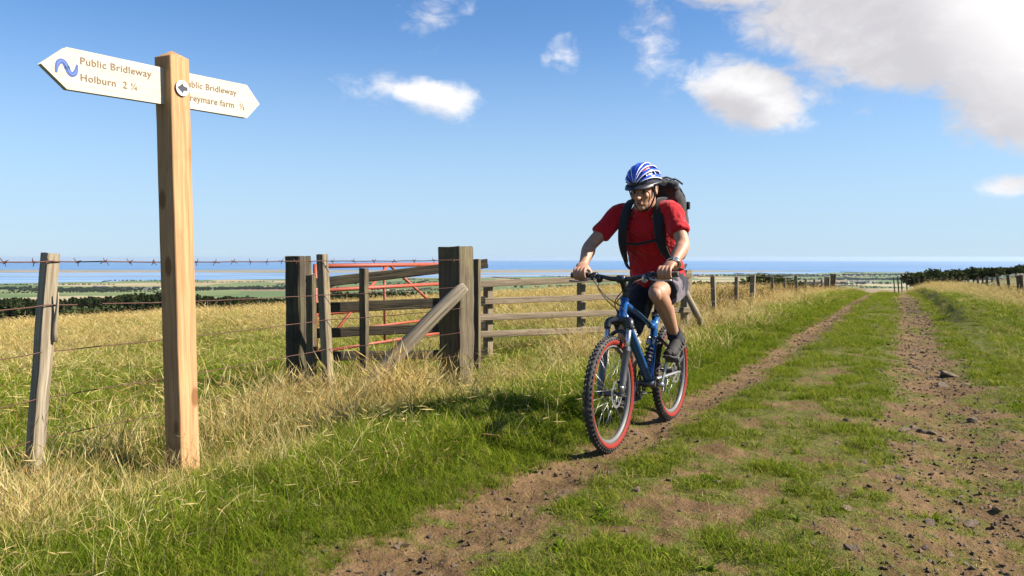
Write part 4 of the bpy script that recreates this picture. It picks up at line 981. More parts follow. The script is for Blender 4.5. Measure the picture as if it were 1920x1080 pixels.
for h_, k_, a_, sg in ((hiL, knL, anL, 1), (hiR, knR, anR, -1)):
    sh_ = (a_ - k_); bk = Vector((-sh_.z, 0, sh_.x)).normalized(); bk = bk if bk.x < 0 else -bk
    mb.capsule([h_, h_.lerp(k_, .45) + Vector((0, 0, .012)), h_.lerp(k_, .85), k_], [(.088, .092), (.078, .08), (.060, .062), (.057, .056)], 18, 4)
    fr = -bk
    mb.blob(k_ + fr * .020 + Vector((.012, 0, .006)), (.045, .043, .046), None, 14, 10)
    mb.capsule([k_ + sh_ * .02, k_ + sh_ * .16 + bk * .012, k_ + sh_ * .34 + bk * .020, k_ + sh_ * .58 + bk * .012, k_ + sh_ * .85, a_], [.055, .054, .058, .047, .036, .037], 18, 4)
    mb.capsule([k_ + sh_ * .1 + fr * .02, k_ + sh_ * .5 + fr * .016, k_ + sh_ * .9 + fr * .004], [.030, .027, .024], 12, 3)
    mb.capsule([a_, a_ + Vector((.05, 0, -.05))], [.036, .03], 12, 2)
eyes = [hd((.0835, .031, .001)), hd((.0835, -.031, .001))]
def face_post(co, nr, me):
    for e_ in eyes:
        d2 = ((co - np.array(e_)) ** 2).sum(1); co -= np.array(HR @ Vector((1, 0, 0))) * (.015 * np.exp(-d2 / (2 * .0115 ** 2)))[:, None]
    mth = np.array(hd((.093, 0, -.066))); q = (co - mth); l = np.array(HR @ Vector((0, 1, 0))); z = np.array(HR @ Vector((0, 0, 1)))
    d2 = (q @ z / .0022) ** 2 + (q @ l / .020) ** 2 + (np.clip(np.abs(q @ np.array(HR @ Vector((1, 0, 0)))) - .02, 0, None) / .01) ** 2; co -= np.array(HR @ Vector((1, 0, 0))) * (.005 * np.exp(-d2 / 2))[:, None]
    for sg in (-1, 1):   # hollow of the ears, cheeks
        d2 = ((co - np.array(hd((-.006, .090 * sg, .0)))) ** 2).sum(1); co -= np.array(HR @ Vector((0, 1, 0))) * sg * (.006 * np.exp(-d2 / (2 * .010 ** 2)))[:, None]
        d2 = ((co - np.array(hd((.060, .046 * sg, -.056)))) ** 2).sum(1); co -= np.array(HR @ Vector((0, 1, 0))) * sg * (.005 * np.exp(-d2 / (2 * .018 ** 2)))[:, None]
    return co
body = mb.fused('body', M['skin'], rider, .0042, 5, .5, face_post)
for e_, sg in zip(eyes, (1, -1)):
    mb = MB(); mb.blob(e_ - HR @ Vector((.0165, 0, 0)), .0115, HR, 14, 10); ey = part(mb, 'eye', 'shaded_eye', rider)
    mb = MB(); mb.blob(e_ - HR @ Vector((.0075, -.002, -.001)), (.0034, .0085, .0075), HR, 10, 8); part(mb, 'iris', 'hair', ey)
    mb = MB(); mb.tube([hd((.088, .014 * sg, .016)), hd((.0905, .030 * sg, .021)), hd((.078, .047 * sg, .017))], [(.003, .004), (.0035, .0045), (.002, .003)], 8, sub=3); part(mb, 'eyebrow', 'hair', rider)
mb = MB(); mb.tube([hd((.091, -.019, -.062)), hd((.0985, -.007, -.0595)), hd((.0985, .007, -.0595)), hd((.091, .019, -.062))], [(.003, .003), (.0045, .004), (.0045, .004), (.003, .003)], 8, sub=3); mb.tube([hd((.090, -.017, -.069)), hd((.096, 0, -.0725)), hd((.090, .017, -.069))], [(.003, .003), (.005, .004), (.003, .003)], 8, sub=3); part(mb, 'lips', 'lips', rider)
for sg in (-1, 1):
    mb = MB(); mb.blob(hd((-.03, .066 * sg, .022)), (.05, .014, .032), HR, 16, 10); mb.blob(hd((-.085, .03 * sg, .0)), (.022, .035, .05), HR, 16, 10); part(mb, 'hair', 'hair', rider)
# clothes
mb = MB(); pts, rs = torso(1.0, .014, -.05, 1.0); mb.tube(pts, rs, 24, True, (0, 1, 0), 4)
for s_, e_, sg in ((shL, elL, 1), (shR, elR, -1)):
    hem = s_.lerp(e_, .70)
    mb.tube([s_ + Vector((-.02, -.07 * sg, .012)), s_ + Vector((0, 0, .004)), s_.lerp(e_, .4), hem], [.068, .066, .061, (.064, .058)], 20, True, None, 4); mb.blob(s_ + Vector((-.005, -.03 * sg, .0)), (.068, .06, .064))
mb.blob(HIP + TA * TL * .16 + TN * .055, (.10, .135, .10)); mb.tube([HIP + TA * TL * .90, HIP + TA * TL * 1.03, HIP + TA * TL * 1.09 + TN * .005], [(.12, .095), (.085, .078), (.072, .070)], 18, True, (0, 1, 0), 3)
def wrinkle(amp, fx, fz, seed):
    def f(co, nr, me):
        u = co[:, 1] * fx + co[:, 0] * 9; v_ = co[:, 2] * fz + co[:, 0] * 12
        w_ = (fbm(u, v_, seed, 3) - .5) * 2; w2 = np.abs(fbm(u * .8 + 5, v_ * 1.1, seed + 9, 3) - .5) * -3
        return co + nr * (amp * (w_ + w2 + .5))[:, None]
    return f
shirt = mb.fused('shirt', M['red_cloth'], rider, .0065, 8, .5, wrinkle(.013, 9, 8, 3))
c_ = shL.lerp(elL, .38); on = (Vector((.62, .75, .2))).normalized(); x_, y_, z_ = frame_of(on, (0.9, -.6, .0)); Rm = Matrix((x_, y_, z_)).transposed()
for k, dx in enumerate((-.014, .014)): mb = MB(); mb.box(c_ + on * .063 + x_ * dx, (.022, .016, .008), Rm, .2); part(mb, 'badge', 'white_paint', shirt)
mb = MB(); mb.tube([HIP - TA * .075 , HIP - TA * .02, HIP + TA * .05, HIP + TA * .09], [(.13, .105), (.175, .135), (.180, .137), (.165, .125)], 22, True, (0, 1, 0), 3)
mb.tube([hiL, hiL.lerp(knL, .4) + Vector((0, .006, 0)), hiL.lerp(knL, .74) + Vector((0, .008, -.006))], [(.105, .11), (.102, .105), (.094, .094)], 20, True, None, 4)
mb.tube([hiR, hiR.lerp(knR, .45), hiR.lerp(knR, .9) + Vector((0, 0, .0))], [(.105, .11), (.098, .098), (.092, .088)], 20, True, None, 4); mb.blob(hiL, .105); mb.blob(hiR, .105)
shorts = mb.fused('shorts', M['black_cloth'], rider, .0068, 8, .5, wrinkle(.012, 9, 10, 31))
mb = MB(); a0, a1 = hiL.lerp(knL, .10), hiL.lerp(knL, .70)
mb.tube([a0 + Vector((0, .062, .0)), a0.lerp(a1, .5) + Vector((0, .070, -.01)), a1 + Vector((0, .062, -.014))], [(.042, .075), (.043, .08), (.040, .072)], 16, True, (0, 1, 0), 4); mb.fused('side_panel', M['pattern_cloth'], shorts, .006, 4, .5, wrinkle(.006, 20, 20, 12))
for a_, pd, sg, tl in ((anL, LPd, 1, .055), (anR, RPd, -1, .030)):
    ball = Vector((pd.x + .015, pd.y + .038 * sg, pd.z + .028)); heel = ball + Vector((-.185, 0, tl)); toe = ball + Vector((.075, .004 * sg, .004)); mb = MB()
    mb.capsule([heel + Vector((0, 0, .022)), heel.lerp(ball, .4) + Vector((0, 0, .030)), ball + Vector((0, 0, .014)), toe + Vector((-.005, 0, .010))], [(.036, .040), (.036, .044), (.047, .031), (.036, .022)], 16, 4, (0, 1, 0))
    mb.capsule([heel.lerp(ball, .18) + Vector((0, 0, .03)), a_ + Vector((.008, 0, -.01)), a_ + Vector((.004, 0, .022))], [.045, .046, .048], 14, 3); mb.capsule([a_ + Vector((.03, 0, -.005)), heel.lerp(ball, .62) + Vector((0, 0, .040)), ball + Vector((.01, 0, .02))], [.034, .038, .034], 12, 3)
    shoe = mb.fused('shoe', M['shoe'], rider, .005, 4)
    mb = MB(); mb.tube([heel + Vector((-.036, 0, -.012)), heel + Vector((-.01, 0, -.016)), heel.lerp(ball, .5) + Vector((0, 0, -.012)), ball + Vector((0, 0, -.016)), toe + Vector((.02, 0, -.008)), toe + Vector((.034, 0, .004))], [(.026, .010), (.037, .014), (.034, .012), (.048, .013), (.036, .012), (.015, .006)], 12, True, (0, 1, 0), 3); part(mb, 'sole', 'black_rubber', shoe)
    mb = MB(); d = (ball - heel).normalized()
    for t_ in (.42, .62, .80):
        c_ = heel.lerp(ball, t_) + Vector((0, 0, .034 - .010 * t_)); mb.tube([c_ + Vector((-.01, .046 * s2, -.012)) + Vector((0, 0, .0)) if abs(s2) == 1 else c_ + Vector((.0, .03 * s2, .046 - .028 * t_)) for s2 in (-1, -.6, 0, .6, 1)], [(.003, .010)] * 5, 8, True, tuple(d), 3)
    part(mb, 'strap', 'shoe_grey', shoe)
    mb = MB(); sh_ = ((knL if sg > 0 else knR) - a_).normalized(); mb.tube([a_ - sh_ * .01, a_ + sh_ * .03, a_ + sh_ * .062, a_ + sh_ * .066], [.052, .050, .047, .040], 18, True, None, 3); mb.fused('sock', M['black_cloth'], rider, .005, 3, .5, wrinkle(.004, 40, 60, 8))
mb = MB(); fd = (wrL - elL).normalized(); c_ = wrL - fd * .012; x_, y_, _ = frame_of(fd)
mb.tube([c_ + (x_ * math.cos(a) + y_ * math.sin(a)) * .036 for a in np.linspace(0, 6.2832, 25)], [(.004, .010)] * 25, 8, False, tuple(fd)); wt = part(mb, 'watch', 'steel', rider)
cs_ = (Vector((.3, .55, .8)) - fd * fd.dot(Vector((.3, .55, .8)))).normalized(); mb = MB(); mb.tube([c_ + cs_ * .030, c_ + cs_ * .043], [.020, .018], 20); part(mb, 'watch_case', 'steel', wt, True, 30); mb = MB(); mb.tube([c_ + cs_ * .0428, c_ + cs_ * .0436], .014, 20); part(mb, 'watch_face', 'black_print', wt, True, 30)

# ------------------------------------------------------------------ helmet
hel = rider_thing('helmet', 'blue and white vented cycling helmet with a dark visor', 'helmet')
HC = Vector((-.012, 0, .050)); RXh, RYh, RZh = .136, .104, .118
def hp(th, a, k=1.0):
    q = HC + Vector((RXh * k * math.cos(th), RYh * k * math.sin(th) * math.sin(a), RZh * k * math.sin(th) * math.cos(a))); return hd(q)
mb = MB(); vs = []; nu, nv = 36, 10
for i in range(nv + 1):
    e_ = -.16 + (math.pi / 2 + .16) * i / nv
    for k in range(nu):
        a = 2 * math.pi * k / nu; vs.append(hd(HC + Vector((RXh * .93 * math.cos(e_) * math.cos(a), RYh * .93 * math.cos(e_) * math.sin(a), RZh * .93 * math.sin(e_) - .012 * math.cos(a) * 0))))
fs = [(i * nu + k, i * nu + (k + 1) % nu, (i + 1) * nu + (k + 1) % nu, (i + 1) * nu + k) for i in range(nv) for k in range(nu)]
mb.add(vs, fs); part(mb, 'liner', 'helmet_black', hel)
mb = MB(); rim = [hd(HC + Vector((RXh * .985 * math.cos(a), RYh * .99 * math.sin(a), -.010 - .012 * (math.cos(a) < 0) * -math.cos(a) * 1.2))) for a in np.linspace(0, 2 * math.pi, 41)]
mb.tube(rim, [(.007, .005)] * 41, 10, False, tuple(HR @ Vector((0, 0, 1)))); part(mb, 'rim', 'helmet_black', hel)
for i, a in enumerate((-1.32, -.92, -.53, -.17, .17, .53, .92, 1.32)):
    sg = 1 if a > 0 else -1
    def path(o=0.0, k=1.0): return [hp(t_, a + o - sg * .30 * math.cos(t_) * (1 if abs(a) > .3 else .3), k) for t_ in np.linspace(.16 if abs(a) < 1 else .35, 2.88, 22)]
    mb = MB(); mb.tube(path(), [(.0065, .004 + .0105 * math.sin(math.pi * k / 21)) for k in range(22)], 10, True, tuple((hp(.16, a) - hd(HC)).normalized())); part(mb, 'shell_rib', 'helmet_blue', hel)
    for o_ in ((.085 * sg,) if abs(a) in (.53, 1.32) else ((.085,) if a in (.92, .17) else ())):
        mb = MB(); mb.tube(path(o_, 1.035), [(.0034, .0015 + .0026 * math.sin(math.pi * k / 21)) for k in range(22)], 7, True, tuple((hp(.16, a) - hd(HC)).normalized())); part(mb, 'shell_stripe', 'helmet_white', hel)
for t_ in (.75, 1.35, 2.0):
    mb = MB(); mb.tube([hp(t_ + .10 * math.sin(a * 2.5), a, .985) for a in np.linspace(-1.35, 1.35, 24)], [(.006, .007)] * 24, 8, True); part(mb, 'cross_rib', 'helmet_blue', hel)
mb = MB(); mb.tube([hp(t_, .735 - .28 * math.cos(t_), .99) for t_ in np.linspace(.85, 1.35, 8)], [(.004, .008)] * 8, 8, True, tuple((hp(.16, .7) - hd(HC)).normalized())); part(mb, 'vent_insert', 'vent_red', hel)
mb = MB(); vs = []; nA = 17
for k in range(nA):
    a = rad(-64 + 128 * k / (nA - 1)); b0 = HC + Vector((RXh * .98 * math.cos(a), RYh * 1.0 * math.sin(a), .010)); ln = .040 * math.cos(a * .9)
    for r_, dz in ((0, 0), (.5, -.008), (1, -.020)):
        for t_ in (.0025, -.0025): vs.append(hd(b0 + Vector((ln * r_, 0, dz + t_ - .012))))
fs = []
for k in range(nA - 1):
    o_ = k * 6; p_ = o_ + 6
    for u, v_ in ((0, 2), (2, 4)): fs += [(o_ + u, p_ + u, p_ + v_, o_ + v_), (o_ + u + 1, o_ + v_ + 1, p_ + v_ + 1, p_ + u + 1)]
    fs += [(o_ + 4, p_ + 4, p_ + 5, o_ + 5), (o_, o_ + 1, p_ + 1, p_)]
fs += [(0, 2, 3, 1), (2, 4, 5, 3)]; mb.add(vs, fs); part(mb, 'visor', 'helmet_black', hel)
for sg in (-1, 1):
    mb = MB(); mb.tube([hd((.045, .078 * sg, .03)), hd((.022, .077 * sg, -.035)), hd((.030, .056 * sg, -.085)), hd((.040, .025 * sg, -.118)), hd((.042, 0, -.122))], [(.0015, .005)] * 5, 8, True, (1, 0, 0), 4); mb.tube([hd((-.055, .075 * sg, .02)), hd((.022, .0775 * sg, -.035))], [(.0015, .005)] * 2, 8); part(mb, 'chin_strap', 'strap', hel)

# ------------------------------------------------------------------ rucksack
pack = rider_thing('rucksack', 'black rucksack worn on the back over the red T-shirt', 'rucksack')
def tp(t_, y, off): return HIP + TA * (TL * t_) + Vector((0, y, 0)) + TN * off
mb = MB(); mb.tube([tp(.10, .02, -.20), tp(.25, .02, -.23), tp(.6, .03, -.25), tp(.88, .04, -.24), tp(1.10, .045, -.205), tp(1.20, .045, -.175)], [(.11, .06), (.14, .095), (.155, .11), (.155, .105), (.13, .08), (.075, .045)], 22, True, (0, 1, 0), 4); mb.tube([tp(.2, .02, -.30), tp(.5, .03, -.345), tp(.78, .04, -.32)], [(.10, .05), (.115, .06), (.09, .04)], 16, True, (0, 1, 0), 3)
bag = mb.fused('bag', M['pack_cloth'], pack, .008, 8, .5, wrinkle(.006, 14, 12, 61))
mb = MB(); mb.capsule([tp(1.12, -.09, -.15), tp(1.22, .03, -.14), tp(1.15, .16, -.18)], [.035, .042, .032], 12, 3); mb.fused('lid', M['strap'], pack, .007, 5, .5, wrinkle(.01, 30, 30, 17))
for k, (y0, y1, t0, t1) in enumerate(((.06, .14, 1.25, 1.18), (.12, .19, 1.22, 1.12), (.15, .19, 1.12, .95))):
    mb = MB(); mb.tube([tp(t0, y0, -.16), tp(t0 + .01, (y0 + y1) / 2, -.20), tp(t1, y1, -.24)], .006, 7, sub=4); part(mb, 'webbing', 'strap', pack)
mb = MB(); mb.box(tp(.80, .195, -.27), (.03, .02, .05), None, .2); part(mb, 'buckle', 'helmet_black', pack)
for sg in (1, -1):
    yy = .118 * sg
    mb = MB(); P = [tp(1.02, .085 * sg, -.15), tp(1.10, .10 * sg, -.055), tp(1.06, .108 * sg, .045), tp(.93, yy, .118), tp(.75, .128 * sg, .158), tp(.58, .138 * sg, .150), tp(.42, .152 * sg, .110)]
    mb.tube(P, [(.028, .007), (.033, .008), (.034, .008), (.034, .008), (.032, .008), (.026, .007), (.016, .005)], 12, True, (0, 1, 0), 5); part(mb, 'shoulder_strap', 'strap', pack)
    mb = MB(); mb.tube([tp(.46, .150 * sg, .125), tp(.30, .165 * sg, .07), tp(.16, .178 * sg, -.02), tp(.12, .165 * sg, -.12)], [(.012, .004)] * 4, 8, True, (0, 1, 0), 4); part(mb, 'side_strap', 'strap', pack)
mb = MB(); mb.tube([tp(.76, .10, .166), tp(.74, .03, .170), tp(.72, -.03, .170), tp(.73, -.10, .166)], [(.010, .005)] * 4, 8, True, tuple(TA), 4); part(mb, 'chest_strap', 'strap', pack)
mb = MB(); mb.tube([tp(.08, .18, -.05), tp(.05, .17, .06), tp(.06, .08, .155), tp(.06, -.08, .155), tp(.05, -.17, .06), tp(.08, -.18, -.05)], [(.016, .005)] * 6, 8, True, tuple(TA), 5); part(mb, 'hip_belt', 'strap', pack)
# ------------------------------------------------------------------ grass, weeds, stones
def grass_mat(name, trans=.42, gloss=.0):
    m = bpy.data.materials.new(name); m.use_nodes = True; t = NT(m.node_tree); t.n.clear()
    col = t.attr('blade').outputs['Color']; ti = t.attr('tint', 'INSTANCER').outputs['Fac']
    c = t.mix(1.0, col, t.ramp(ti, [(0, (.86, .94, .66)), (.5, (1.22, 1.24, 1.10)), (1, (1.52, 1.42, 1.15))]), 'MULTIPLY')
    d = t.node('ShaderNodeBsdfDiffuse'); t.put(d.inputs[0], c); tr = t.node('ShaderNodeBsdfTranslucent'); t.put(tr.inputs[0], c)
    mx = t.node('ShaderNodeMixShader'); mx.inputs[0].default_value = trans
    t.link(d.outputs[0], mx.inputs[1]); t.link(tr.outputs[0], mx.inputs[2]); t.link(mx.outputs[0], t.node('ShaderNodeOutputMaterial').inputs[0])
    return m
M['grass'] = grass_mat('grass')
GREEN = [(.098, .152, .011), (.132, .182, .014), (.175, .205, .022), (.064, .108, .010)]
YELLOW = [(0.182, 0.19, 0.0304), (0.236, 0.22, 0.0456), (0.144, 0.175, 0.0228)]
STRAW = [(.53, .42, .205), (.45, .335, .14), (.58, .49, .28), (.34, .22, .09)]
BROWN = [(0.129, 0.0646, 0.0304), (0.0912, 0.0494, 0.0266), (0.167, 0.0988, 0.0456)]
def tuft(name, seed, n, rad_, hmin, hmax, wid, bend, cols, heads=0.0, seg=4, lean=.0, headcol=None):
    g = np.random.default_rng(seed); Vs, Fs, Cs = [], [], []; b = 0
    for i in range(n):
        a = g.random() * 6.283; r = rad_ * math.sqrt(g.random()); base = np.array([r * math.cos(a), r * math.sin(a), -.015])
        h = hmin + (hmax - hmin) * g.random() ** 1.3; ph = g.random() * 6.283; dirn = np.array([math.cos(ph), math.sin(ph), 0]); t0 = abs(g.normal()) * .16
        bd = bend * (.3 + g.random()); w_ = wid * (.6 + .8 * g.random()); sd = np.array([-dirn[1], dirn[0], 0]); tw = g.normal() * .8; sd = sd * math.cos(tw) + dirn * math.sin(tw)
        cs = np.array(cols[g.integers(len(cols))]) * (.55 + .8 * g.random()); hd_ = g.random() < heads
        prof = []
        for k in range(seg + 1):
            s = k / seg; up = h * (s - bd * .45 * s * s * s); out = h * (t0 * s + bd * .75 * s * s)
            p = base + dirn * out + np.array([lean * h * s * s, 0, up]); ww = w_ * (1 - s ** 1.6) + .0004
            prof.append((p, ww))
        for k, (p, ww) in enumerate(prof):
            s = k / seg; Vs += [p - sd * ww / 2, p + sd * ww / 2]; q = cs * (.72 + .38 * s); Cs += [q, q]
            if k: Fs.append((b + 2 * k - 2, b + 2 * k - 1, b + 2 * k + 1, b + 2 * k))
        b += 2 * (seg + 1)
        if hd_:
            p1, p0 = prof[-1][0], prof[-2][0]; d = (p1 - p0) / np.linalg.norm(p1 - p0); L = .05 + .05 * g.random(); hc = np.array((headcol or cols)[g.integers(len(headcol or cols))]) * .85
            for kk in range(2):
                s2 = np.cross(d, g.normal(size=3)); s2 /= np.linalg.norm(s2); ww = wid * .9
                Vs += [p1 - d * .02, p1 + d * L * .35 + s2 * ww, p1 + d * L, p1 + d * L * .35 - s2 * ww]; Cs += [hc] * 4; Fs.append((b, b + 1, b + 2, b + 3)); b += 4
    V = np.array(Vs); C = np.concatenate([np.array(Cs), np.ones((len(Cs), 1))], 1)
    return hidden(name, V, np.array(Fs), M['grass'], True, {'blade': ('FLOAT_COLOR', C)})
T = {}
def family(key, k, *a, **kw): T[key] = [tuft('tuft', 1000 + 37 * len(T) + i, *a, **kw) for i in range(k)]
family('short', 4, 30, .075, .018, .05, .0032, .8, GREEN[:3] + YELLOW * 2 + STRAW[1:2], seg=2)
family('turf', 4, 46, .09, .025, .10, .0036, .9, GREEN + YELLOW, seg=3)
family('lush', 4, 46, .11, .06, .21, .0040, 1.05, GREEN + GREEN + YELLOW[:1], seg=4)
family('mixed', 4, 46, .11, .09, .24, .0036, .8, GREEN * 2 + YELLOW + STRAW[:3], heads=.04, seg=4, lean=.08)
family('straw', 4, 36, .11, .14, .38, .0024, .38, STRAW * 3 + YELLOW[:1], heads=.3, seg=4, lean=.10)
family('tall', 4, 48, .13, .10, .27, .0030, .5, STRAW + YELLOW + GREEN[:3], heads=.10, seg=4, lean=.08)
family('weed', 3, 10, .03, .05, .12, .022, 1.5, GREEN[:2] + GREEN[3:], seg=4)
family('bent', 3, 4, .08, .30, .58, .0026, .75, STRAW, heads=1.0, seg=5, lean=.15)
family('litter', 3, 16, .12, .05, .16, .003, 2.6, STRAW, seg=4)
family('dock', 3, 6, .08, .2, .5, .006, .22, BROWN, heads=1.0, seg=4, headcol=BROWN)
VAR = []; FIRST = {}
for k_ in T: FIRST[k_] = (len(VAR), len(T[k_])); VAR += T[k_]
def grow(name, pick, N, r0, r1, seed, label, power=1.25, amin=-41.5, amax=41.5, cap=4.5):
    """sow N candidates in the visible wedge, denser near the camera; pick(x, y, g) -> kind index array (-1 none), scale, tint"""
    g = np.random.default_rng(seed); u = g.random(N)
    e = 2 - power
    r = (r0 ** e + u * (r1 ** e - r0 ** e)) ** (1 / e); a = np.radians(amin + (amax - amin) * g.random(N)); x, y = r * np.sin(a), r * np.cos(a)
    kinds, sc, ti = pick(x, y, g, r); keep = kinds >= 0; x, y, r, kinds, sc, ti = x[keep], y[keep], r[keep], kinds[keep], sc[keep], ti[keep]
    z = height(x, y); names = list(T); n = len(x)
    st = np.array([FIRST[k][0] for k in names]); ln = np.array([FIRST[k][1] for k in names])
    idx = st[kinds] + (g.random(n) * ln[kinds]).astype(int)
    far = np.clip((r / cap) ** .55, 1, 3.2)         # fewer, wider tussocks far off
    S3 = np.stack([sc * far, sc * far, sc], -1)
    print(name, n)
    return scatter(name, np.stack([x, y, z], -1), VAR, np.stack([(g.random(n) - .5) * .3, (g.random(n) - .5) * .3, g.random(n) * 6.283], -1), S3, idx, ti, label)
KI = {k: i for i, k in enumerate(T)}
def pick_left(x, y, g, r):
    d = -dl_(x, y); n = len(x); q = fbm(x * .9, y * .9, 51, 4); q2 = fbm(x * .33, y * .33, 52, 3); q3 = fbm(x * 2.6, y * 2.6, 53, 3); u = g.random(n)
    k = np.full(n, -1)
    fence = x - np.interp(y, *FNX)      # + on the track side of the fence
    near = ss(4.6, 3.2, y) 
    dry = .11 - .30 * ss(.3, -1.2, fence) * ss(20, 11, r) + 1.25 * (q - .5) + .6 * (q2 - .5) + .24 * ss(9, 20, r) + .30 * ss(1.1, .0, np.abs(fence - .35)) * ss(4.4, 5.6, y) - .34 * ss(1.4, .7, d) + .16 * near + .05
    hmix = ss(.35, 1.5, d + (q3 - .5) * .9)
    k = np.where(u < dry * .5, KI['straw'], np.where(u < dry, KI['tall'], np.where(u < .62 + dry * .4, KI['mixed'], KI['lush'])))
    low = g.random(n) > hmix
    k = np.where(low, np.where(g.random(n) < .55, KI['lush'], np.where(g.random(n) < .6, KI['mixed'], KI['turf'])), k)
    k = np.where((d < .52 + .25 * (q3 - .5)) , np.where(g.random(n) < .35, KI['lush'], KI['turf']), k)
    k = np.where((g.random(n) < .05) & (d > .6), KI['litter'], k)
    k = np.where((g.random(n) < .022) & (d < 2.2), KI['weed'], k)
    k = np.where((g.random(n) < .022) & (d > .45), KI['bent'], k)
    sc = (.62 + .45 * g.random(n)) * (.75 + .5 * q) * (1 - .30 * near) * (1 - .35 * ss(.8, .35, np.hypot(x + 1.70, y - 4.15))) * (.62 + .38 * ss(.2, .7, d)) * (.62 + .8 * q3) * (1 - .30 * ss(11, 16, y) * ss(1.6, .6, np.abs(fence)))
    sc = np.where(k == KI['straw'], sc * (.95 + .25 * ss(1.0, 0, np.abs(fence - .4))), sc)
    ti = np.clip(.5 + .9 * (q3 - .5) + .25 * g.normal(size=n) * .5 + .22 * ss(8, 30, r) - .12 * near, 0, 1)
    k = np.where(d > .17, k, -1)
    return k, sc, ti
def pick_track(x, y, g, r):
    gr = grassy(x, y); dl, dr = dl_(x, y), dr_(x, y); n = len(x); q = fbm(x * 1.7, y * 1.7, 61, 3)
    inside = (dl > -.45) & (dr < .55 + .9 * ss(10, 5, y))
    p = ss(.08, .62, gr) * .78 + .22; k = np.where(g.random(n) < p, np.where(g.random(n) < ss(.55, .95, gr) * .9, KI['turf'], KI['short']), -1)
    k = np.where((gr > .8) & (q > .55) & (g.random(n) < .35) & (dl > .5), KI['lush'], k)
    k = np.where((g.random(n) < .006), KI['litter'], k); k = np.where((g.random(n) < .010) & (gr > .5), KI['weed'], k)
    sc = (.45 + .5 * g.random(n)) * (.45 + .65 * gr) * np.where(k == KI['lush'], .42, 1.0)
    ti = np.clip(.60 + .8 * (q - .5) + .15 * g.normal(size=n) - .1 * gr, 0, 1)
    return np.where(inside, k, -1), sc, ti
def pick_right(x, y, g, r):
    d = dr_(x, y); n = len(x); q = fbm(x * .8, y * .8, 71, 4); q3 = fbm(x * 2.2, y * 2.2, 72, 3); u = g.random(n)
    fx = np.interp(y, [8, 20.5, 24, 42, 62], [9.4, 13.9, 15.2, 22, 29.5]); fd = x - fx
    dry = ss(-3.2, -1.0, fd) * .95 + (q - .5) * .7 + .04
    k = np.where(u < dry * .6, KI['straw'], np.where(u < dry, KI['tall'], np.where(u < .42 + .5 * dry, KI['mixed'], KI['lush'])))
    k = np.where((d < .8) & (g.random(n) < .7), KI['turf'], k)
    k = np.where((g.random(n) < .035) & (d > 2.2) & (q > .52), KI['dock'], k)
    sc = (.6 + .45 * g.random(n)) * (.7 + .5 * q) * (.5 + .5 * ss(.4, 1.5, d)) * (.62 + .46 * ss(-2.0, -.6, fd)); ti = np.clip(.5 + .8 * (q3 - .5) + .12 * g.normal(size=n), 0, 1)
    return np.where(d > .32 + .9 * ss(10, 5, y) * g.random(n), k, -1), sc, ti
def pick_docks(x, y, g, r):
    fx = np.interp(y, *FNX); n = len(x); q = fbm(x * .7, y * .7, 81, 3)
    ok = (np.abs(x - fx + .6) < 1.1) & (y > 13) & (y < 38) & (q > .45)
    return np.where(ok, KI['dock'], -1), .5 + .4 * g.random(n), .45 + .5 * g.random(n)
def pick_far(x, y, g, r):
    d = np.minimum(np.abs(dl_(x, y)), np.abs(dr_(x, y))); n = len(x)
    return np.where(d > .6, np.where(g.random(n) < .6, KI['tall'], KI['straw']), -1), .55 + .3 * g.random(n), np.clip(.6 + .2 * g.normal(size=n), 0, 1)
GK = 1.0
grow('meadow_grass', pick_left, int(108000 * GK), 2.3, 46, 1, 'tall green and straw coloured grass of the verge and field')
grow('track_turf', pick_track, int(148000 * GK), 2.3, 46, 2, 'short patchy turf growing on the grassy track', cap=6)
grow('bank_grass', pick_right, int(52000 * GK), 4.5, 60, 3, 'green and dry grass of the bank along the inland fence', amin=8)
grow('dock_weeds', pick_docks, int(5200 * GK), 12, 40, 4, 'dry brown dock stems along the far wire fence', amin=8, amax=26, cap=16)
grow('field_grass', pick_far, int(9000 * GK), 44, 75, 5, 'pale grass on the brow of the hill', power=1.0)

# stones
def stone_mesh(seed):
    g = np.random.default_rng(seed); import bmesh
    bm = bmesh.new(); bmesh.ops.create_icosphere(bm, subdivisions=2, radius=1.0)
    for v in bm.verts: v.co = v.co * 1.0
    pl = [(Vector(g.normal(size=3)).normalized(), .45 + .35 * g.random()) for _ in range(11)]
    for v in bm.verts:
        for nrm, dd in pl:
            e = v.co.dot(nrm) - dd
            if e > 0: v.co -= nrm * e
    sc = (1.0, .55 + .4 * g.random(), .38 + .28 * g.random())
    for v in bm.verts: v.co = Vector((v.co.x * sc[0], v.co.y * sc[1], v.co.z * sc[2])) * 1.35
    me = bpy.data.meshes.new('stone'); bm.to_mesh(me); bm.free(); return me
def stone_mat(name, a, b_):
    m, t, b = principled(name, a, .85, 0, .3); P = t.node('ShaderNodeTexCoord').outputs['Object']; oi = t.node('ShaderNodeObjectInfo').outputs['Random']
    n1 = t.noise(P, 2.2, 6, .65); n2 = t.noise(P, 9, 4, .6)
    c = t.mix(t.rng(n1, .35, .65), a, b_); c = t.mix(t.math('MULTIPLY', t.rng(n2, .55, .7), .4), c, (.16, .10, .06))
    c = t.mix(1.0, c, t.ramp(oi, [(0, (.7, .67, .66)), (.6, (1, 1, 1)), (1, (1.35, 1.28, 1.2))]), 'MULTIPLY'); t.put(b.inputs['Base Color'], c); t.put(b.inputs['Normal'], t.bump(n2, .15)); return m
M['stone'] = stone_mat('stone', (.38, .28, .19), (.27, .20, .14)); M['brown_stone'] = stone_mat('brown_stone', (0.205, 0.118, 0.076), (0.129, 0.076, 0.0532))
SM = [stone_mesh(300 + i) for i in range(8)]
for me in SM: me.materials.append(M['stone'])
